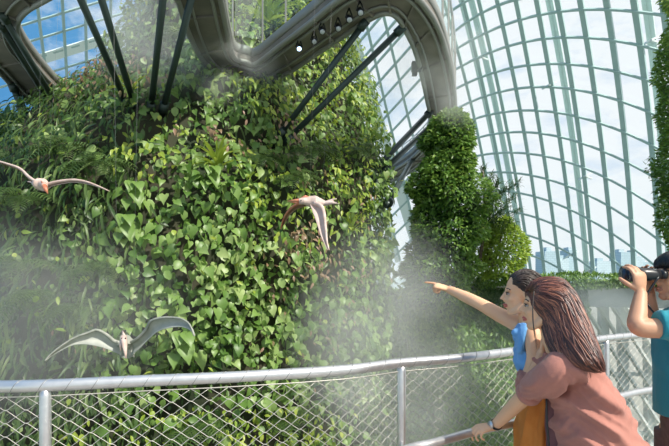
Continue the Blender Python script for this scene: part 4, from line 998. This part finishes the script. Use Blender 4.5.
lk = [loft(smoothline([P(534,291+k*.4,Y2-.085), P(532.5+k*.3,306,Y2-.10), P(533+k*.4,325,Y2-.115), P(536.5+k*.5,349-k*2,Y2-.11)], 6), np.linspace(.0024, .0007, 19), 5) for k in range(3)]
obj('loose_lock', join(lk), M['hair1'], w2)
# watch on the near wrist
e_ = nrm(wr2-el); s_ = nrm(np.cross(e_, (0, 0, 1))); u_ = np.cross(s_, e_); wc = wr2-e_*.022
wt = obj('watch_strap', loft(np.array([wc+.0315*(math.cos(a)*s_+.92*math.sin(a)*u_) for a in np.linspace(0, 2*math.pi, 25)]), [(.003, .009)]*25, 8, updirs=[e_]*25), M['black'], w2)
WO[wt.name] = WO[w2.name]; n_ = np.array([-.35, -.8, .6]); n_ = nrm(n_-e_*(n_ @ e_)); obj('watch_face', loft(np.array([wc+n_*.030, wc+n_*.040]), .020, 18), M['rail'], wt)
# ---------------- the person in teal with binoculars
Y3 = 2.50
w3 = empty('person', (P(690, 400, Y3)[0], Y3, 0), 'person with short black hair and teal T-shirt, holding binoculars up to the eyes', 'person')
hc = P(677.5, 277, Y3); f3 = (-.99, .05, .02); TX = P(690, 420, Y3)[0]
bp = head_parts(hc, f3, (-.03, 0, 1)); bp += [limb([hc+[.03, 0, -.05], P(688, 303, Y3), P(690, 314, Y3)], [.055, .056, .075])]
bp += [hloft([(676,706,312,Y3,.08),(668,712,322,Y3,.15),(662,712,345,Y3,.15),(662,712,380,Y3,.13),(660,714,410,Y3,.13),(660,716,430,Y3,.14)])]
BC = P(645, 274.5, Y3-.01)
sh = P(676, 325, Y3-.18); el = P(638, 326, Y3-.16); wr_ = P(641, 292, Y3-.085)
bp += [limb([P(684,322,Y3-.10), sh, (sh+el)/2+[0,0,-.012], el, (el*.6+wr_*.4)+[-.004,0,0], wr_], [.06, .054, .046, .042, .038, .026])]
bp += hand_parts(wr_, (-.10, -.0, 1), (.25, -1, .1), (.5, .55, .6, .65), thumbside=-1, s=.98, thumb=(.75, .6, -.35), tcurl=.6)
sh = P(678, 325, Y3+.18); el = P(652, 330, Y3+.14); wr4 = P(649, 291, Y3+.075)
bp += [limb([P(684,322,Y3+.10), sh, (sh+el)/2, el, (el+wr4)/2, wr4], [.06, .054, .045, .04, .037, .026])]
bp += hand_parts(wr4, (-.10, .0, 1), (.25, 1, .1), (.5, .55, .6, .65), thumbside=1, s=.98, thumb=(.75, .6, -.35), tcurl=.6)
tr_, sl = legs(w3, TX, Y3, .88, TX+.02, None); bp += sl+[limb([(TX, Y3+s_*.08, .85), (TX, Y3+s_*.09, .45)], [.085, .055]) for s_ in (-1, 1)]
obj('body', fuse(bp, .0048, 3), M['skin2'], w3); face_details(hc, f3, w3, (-.03, 0, 1), lip=M['lip2'])
V, Fc = fuse(tr_, .008, 4); V, Fc = folds(V, Fc, .008, (0, 0, 1), 20, 4, 37); obj('trousers', (V, Fc), M['trouser'], w3)
tq = [hloft([(670,708,308.5,Y3,.10),(660,716,316,Y3,.17),(654,722,332,Y3,.18),(652,724,350,Y3,.18),(651.5,724,380,Y3,.18),(651.5,724,416,Y3,.18)]),
      limb([P(686,324,Y3-.12), P(672,325,Y3-.175), P(657,325.5,Y3-.175)], [.08, .072, .062]), limb([P(686,324,Y3+.12), P(676,325,Y3+.175), P(661,326,Y3+.165)], [.08, .070, .060])]
V, Fc = fuse(tq, .007, 4); V, Fc = folds(V, Fc, .022, (.3, .1, 1), 13, 4, 43); obj('t_shirt', (V, Fc), M['teal'], w3)
M['hair3'] = hairmat('black_hair', [(.008,.007,.007), (.018,.014,.013), (.035,.028,.025)])
hair(w3, [(659.5,266),(662,258),(669,252),(680,250),(691,254),(699,264),(702,280)], [(661,269),(667,271),(671,276),(674,284),(680,291),(688,296),(696,298)], [.05,.078,.088,.09,.09,.08,.06], Y3, M['hair3'], 420, 15, .0028, .02)
# binoculars (held: a thing of their own)
bn = empty('binoculars', P(640, 282, Y3), 'black binoculars with a neck strap held up by the person in teal', 'binoculars')
ax = nrm(np.array([-1, .04, .035]))
for s_ in (-1, 1):
    o_ = BC+np.array([0, s_*.034, 0])
    b_ = obj('barrel', loft(np.array([o_+ax*t for t in (-.045, -.02, .0, .025, .06, .062, .085)]), [.022, .026, .031, .031, .034, .037, .037], 20), M['black'], bn); WO[b_.name] = WO[bn.name]
    obj('lens_ring', loft(np.array([o_+ax*.080, o_+ax*.088]), .0385, 20), M['black'], bn)
    obj('objective_lens', loft(np.array([o_+ax*.086, o_+ax*.0885]), .031, 20), mat('coated_glass', (.03,.05,.08), .08), bn)
    e2 = BC+np.array([0, s_*.031, .002]); obj('eyepiece', loft(np.array([e2-ax*t for t in (.04, .055, .056, .078)]), [.019, .019, .0225, .021], 18), M['black'], bn)
obj('hinge', loft(np.array([BC+ax*.035, BC-ax*.03]), .012, 14), M['black'], bn); obj('focus_wheel', loft(np.array([BC+[0,0,.012]-ax*.0, BC+[0,0,.012]-ax*.022]), .016, 18), M['black'], bn)
obj('neck_strap', join([loft(smoothline([BC-ax*.03+[0, s_*.055, -.01], P(646, 297, Y3+s_*.05), P(650, 308, Y3+s_*.06), P(661, 317, Y3-.02+s_*.09), P(678, 312, Y3+s_*.12), P(690, 308, Y3+s_*.09)], 6), [(.0015, .006)]*31, 6) for s_ in (-1, 1)]), M['black'], bn)
# ================================================================ MIST
sc.cycles.volume_bounces = 3
def mist(name, c, r, dens, lab, seed, sc_=.55, hole=.42):
    m = D.materials.new(name+'_air'); m.use_nodes = True; nt = m.node_tree
    for n in list(nt.nodes): nt.nodes.remove(n)
    def N(t, **k):
        n = nt.nodes.new('ShaderNode'+t)
        for a, b in k.items(): setattr(n, a, b)
        return n
    out = N('OutputMaterial'); v = N('VolumeScatter'); v.inputs['Color'].default_value = (.97,.98,.98,1); v.inputs['Anisotropy'].default_value = .0
    tc = N('TexCoord'); ln = N('VectorMath', operation='LENGTH'); nt.links.new(tc.outputs['Object'], ln.inputs[0])
    mr = N('MapRange'); mr.interpolation_type = 'SMOOTHSTEP'; mr.inputs['From Min'].default_value = .25; mr.inputs['From Max'].default_value = 1.0; mr.inputs['To Min'].default_value = 1; mr.inputs['To Max'].default_value = 0
    nt.links.new(ln.outputs['Value'], mr.inputs['Value'])
    g = N('VectorMath', operation='MULTIPLY'); g.inputs[1].default_value = tuple(float(a)*sc_ for a in r); nt.links.new(tc.outputs['Object'], g.inputs[0])
    a2 = N('VectorMath', operation='ADD'); a2.inputs[1].default_value = (seed*7.3, seed*3.1, seed*1.7); nt.links.new(g.outputs[0], a2.inputs[0])
    t = N('TexNoise'); t.inputs['Scale'].default_value = 1.0; t.inputs['Detail'].default_value = 3.0; nt.links.new(a2.outputs[0], t.inputs['Vector'])
    m2 = N('MapRange'); m2.inputs['From Min'].default_value = hole; m2.inputs['From Max'].default_value = .68; nt.links.new(t.outputs['Fac'], m2.inputs['Value'])
    mu = N('Math', operation='MULTIPLY'); nt.links.new(mr.outputs[0], mu.inputs[0]); nt.links.new(m2.outputs[0], mu.inputs[1])
    m3 = N('Math', operation='MULTIPLY'); m3.inputs[1].default_value = dens; nt.links.new(mu.outputs[0], m3.inputs[0])
    nt.links.new(m3.outputs[0], v.inputs['Density']); nt.links.new(v.outputs[0], out.inputs['Volume'])
    V, Fc = ball((0, 0, 0), 1.0, 24, 14)
    me = D.meshes.new(name); me.from_pydata(V.tolist(), [], Fc); me.materials.append(m)
    o = D.objects.new(name, me); COL.objects.link(o); o.location = [float(x) for x in c]; o.scale = [float(x) for x in r]
    tag(o, lab, 'mist', None, 'stuff')
mist('mist', P(-10, 315, 7.0), (3.2, 1.3, 1.9), .27, 'thick white mist at the lower left in front of the shaded mountain', 1, .5, .30)
mist('mist', P(385, 355, 8.6), (1.9, 1.5, 2.6), .72, 'bank of mist filling the gap right of the mountain', 2, .5, .30)
mist('mist', P(150, 30, 9.6), (1.6, 1.0, 1.5), .5, 'thin mist drifting between the struts high on the mountain', 3, .9, .40)
mist('mist', P(235, 70, 9.6), (1.4, .9, .8), .55, 'mist under the walkway corner', 4, 1.3, .42)
mist('mist', P(440, 70, 9.7), (1.5, 1.2, 1.5), .5, 'light mist around the walkway bend', 5, 1.2, .42)
mist('mist', P(585, 310, 10.2), (1.9, .7, .8), 1.0, 'faint mist in front of the terrace wall', 6, .9, .35)
mist('mist', P(480, 380, 10.5), (2.4, 1.5, 2.2), .15, 'thin haze over the leafy slope below the terrace', 7, .5, .25)
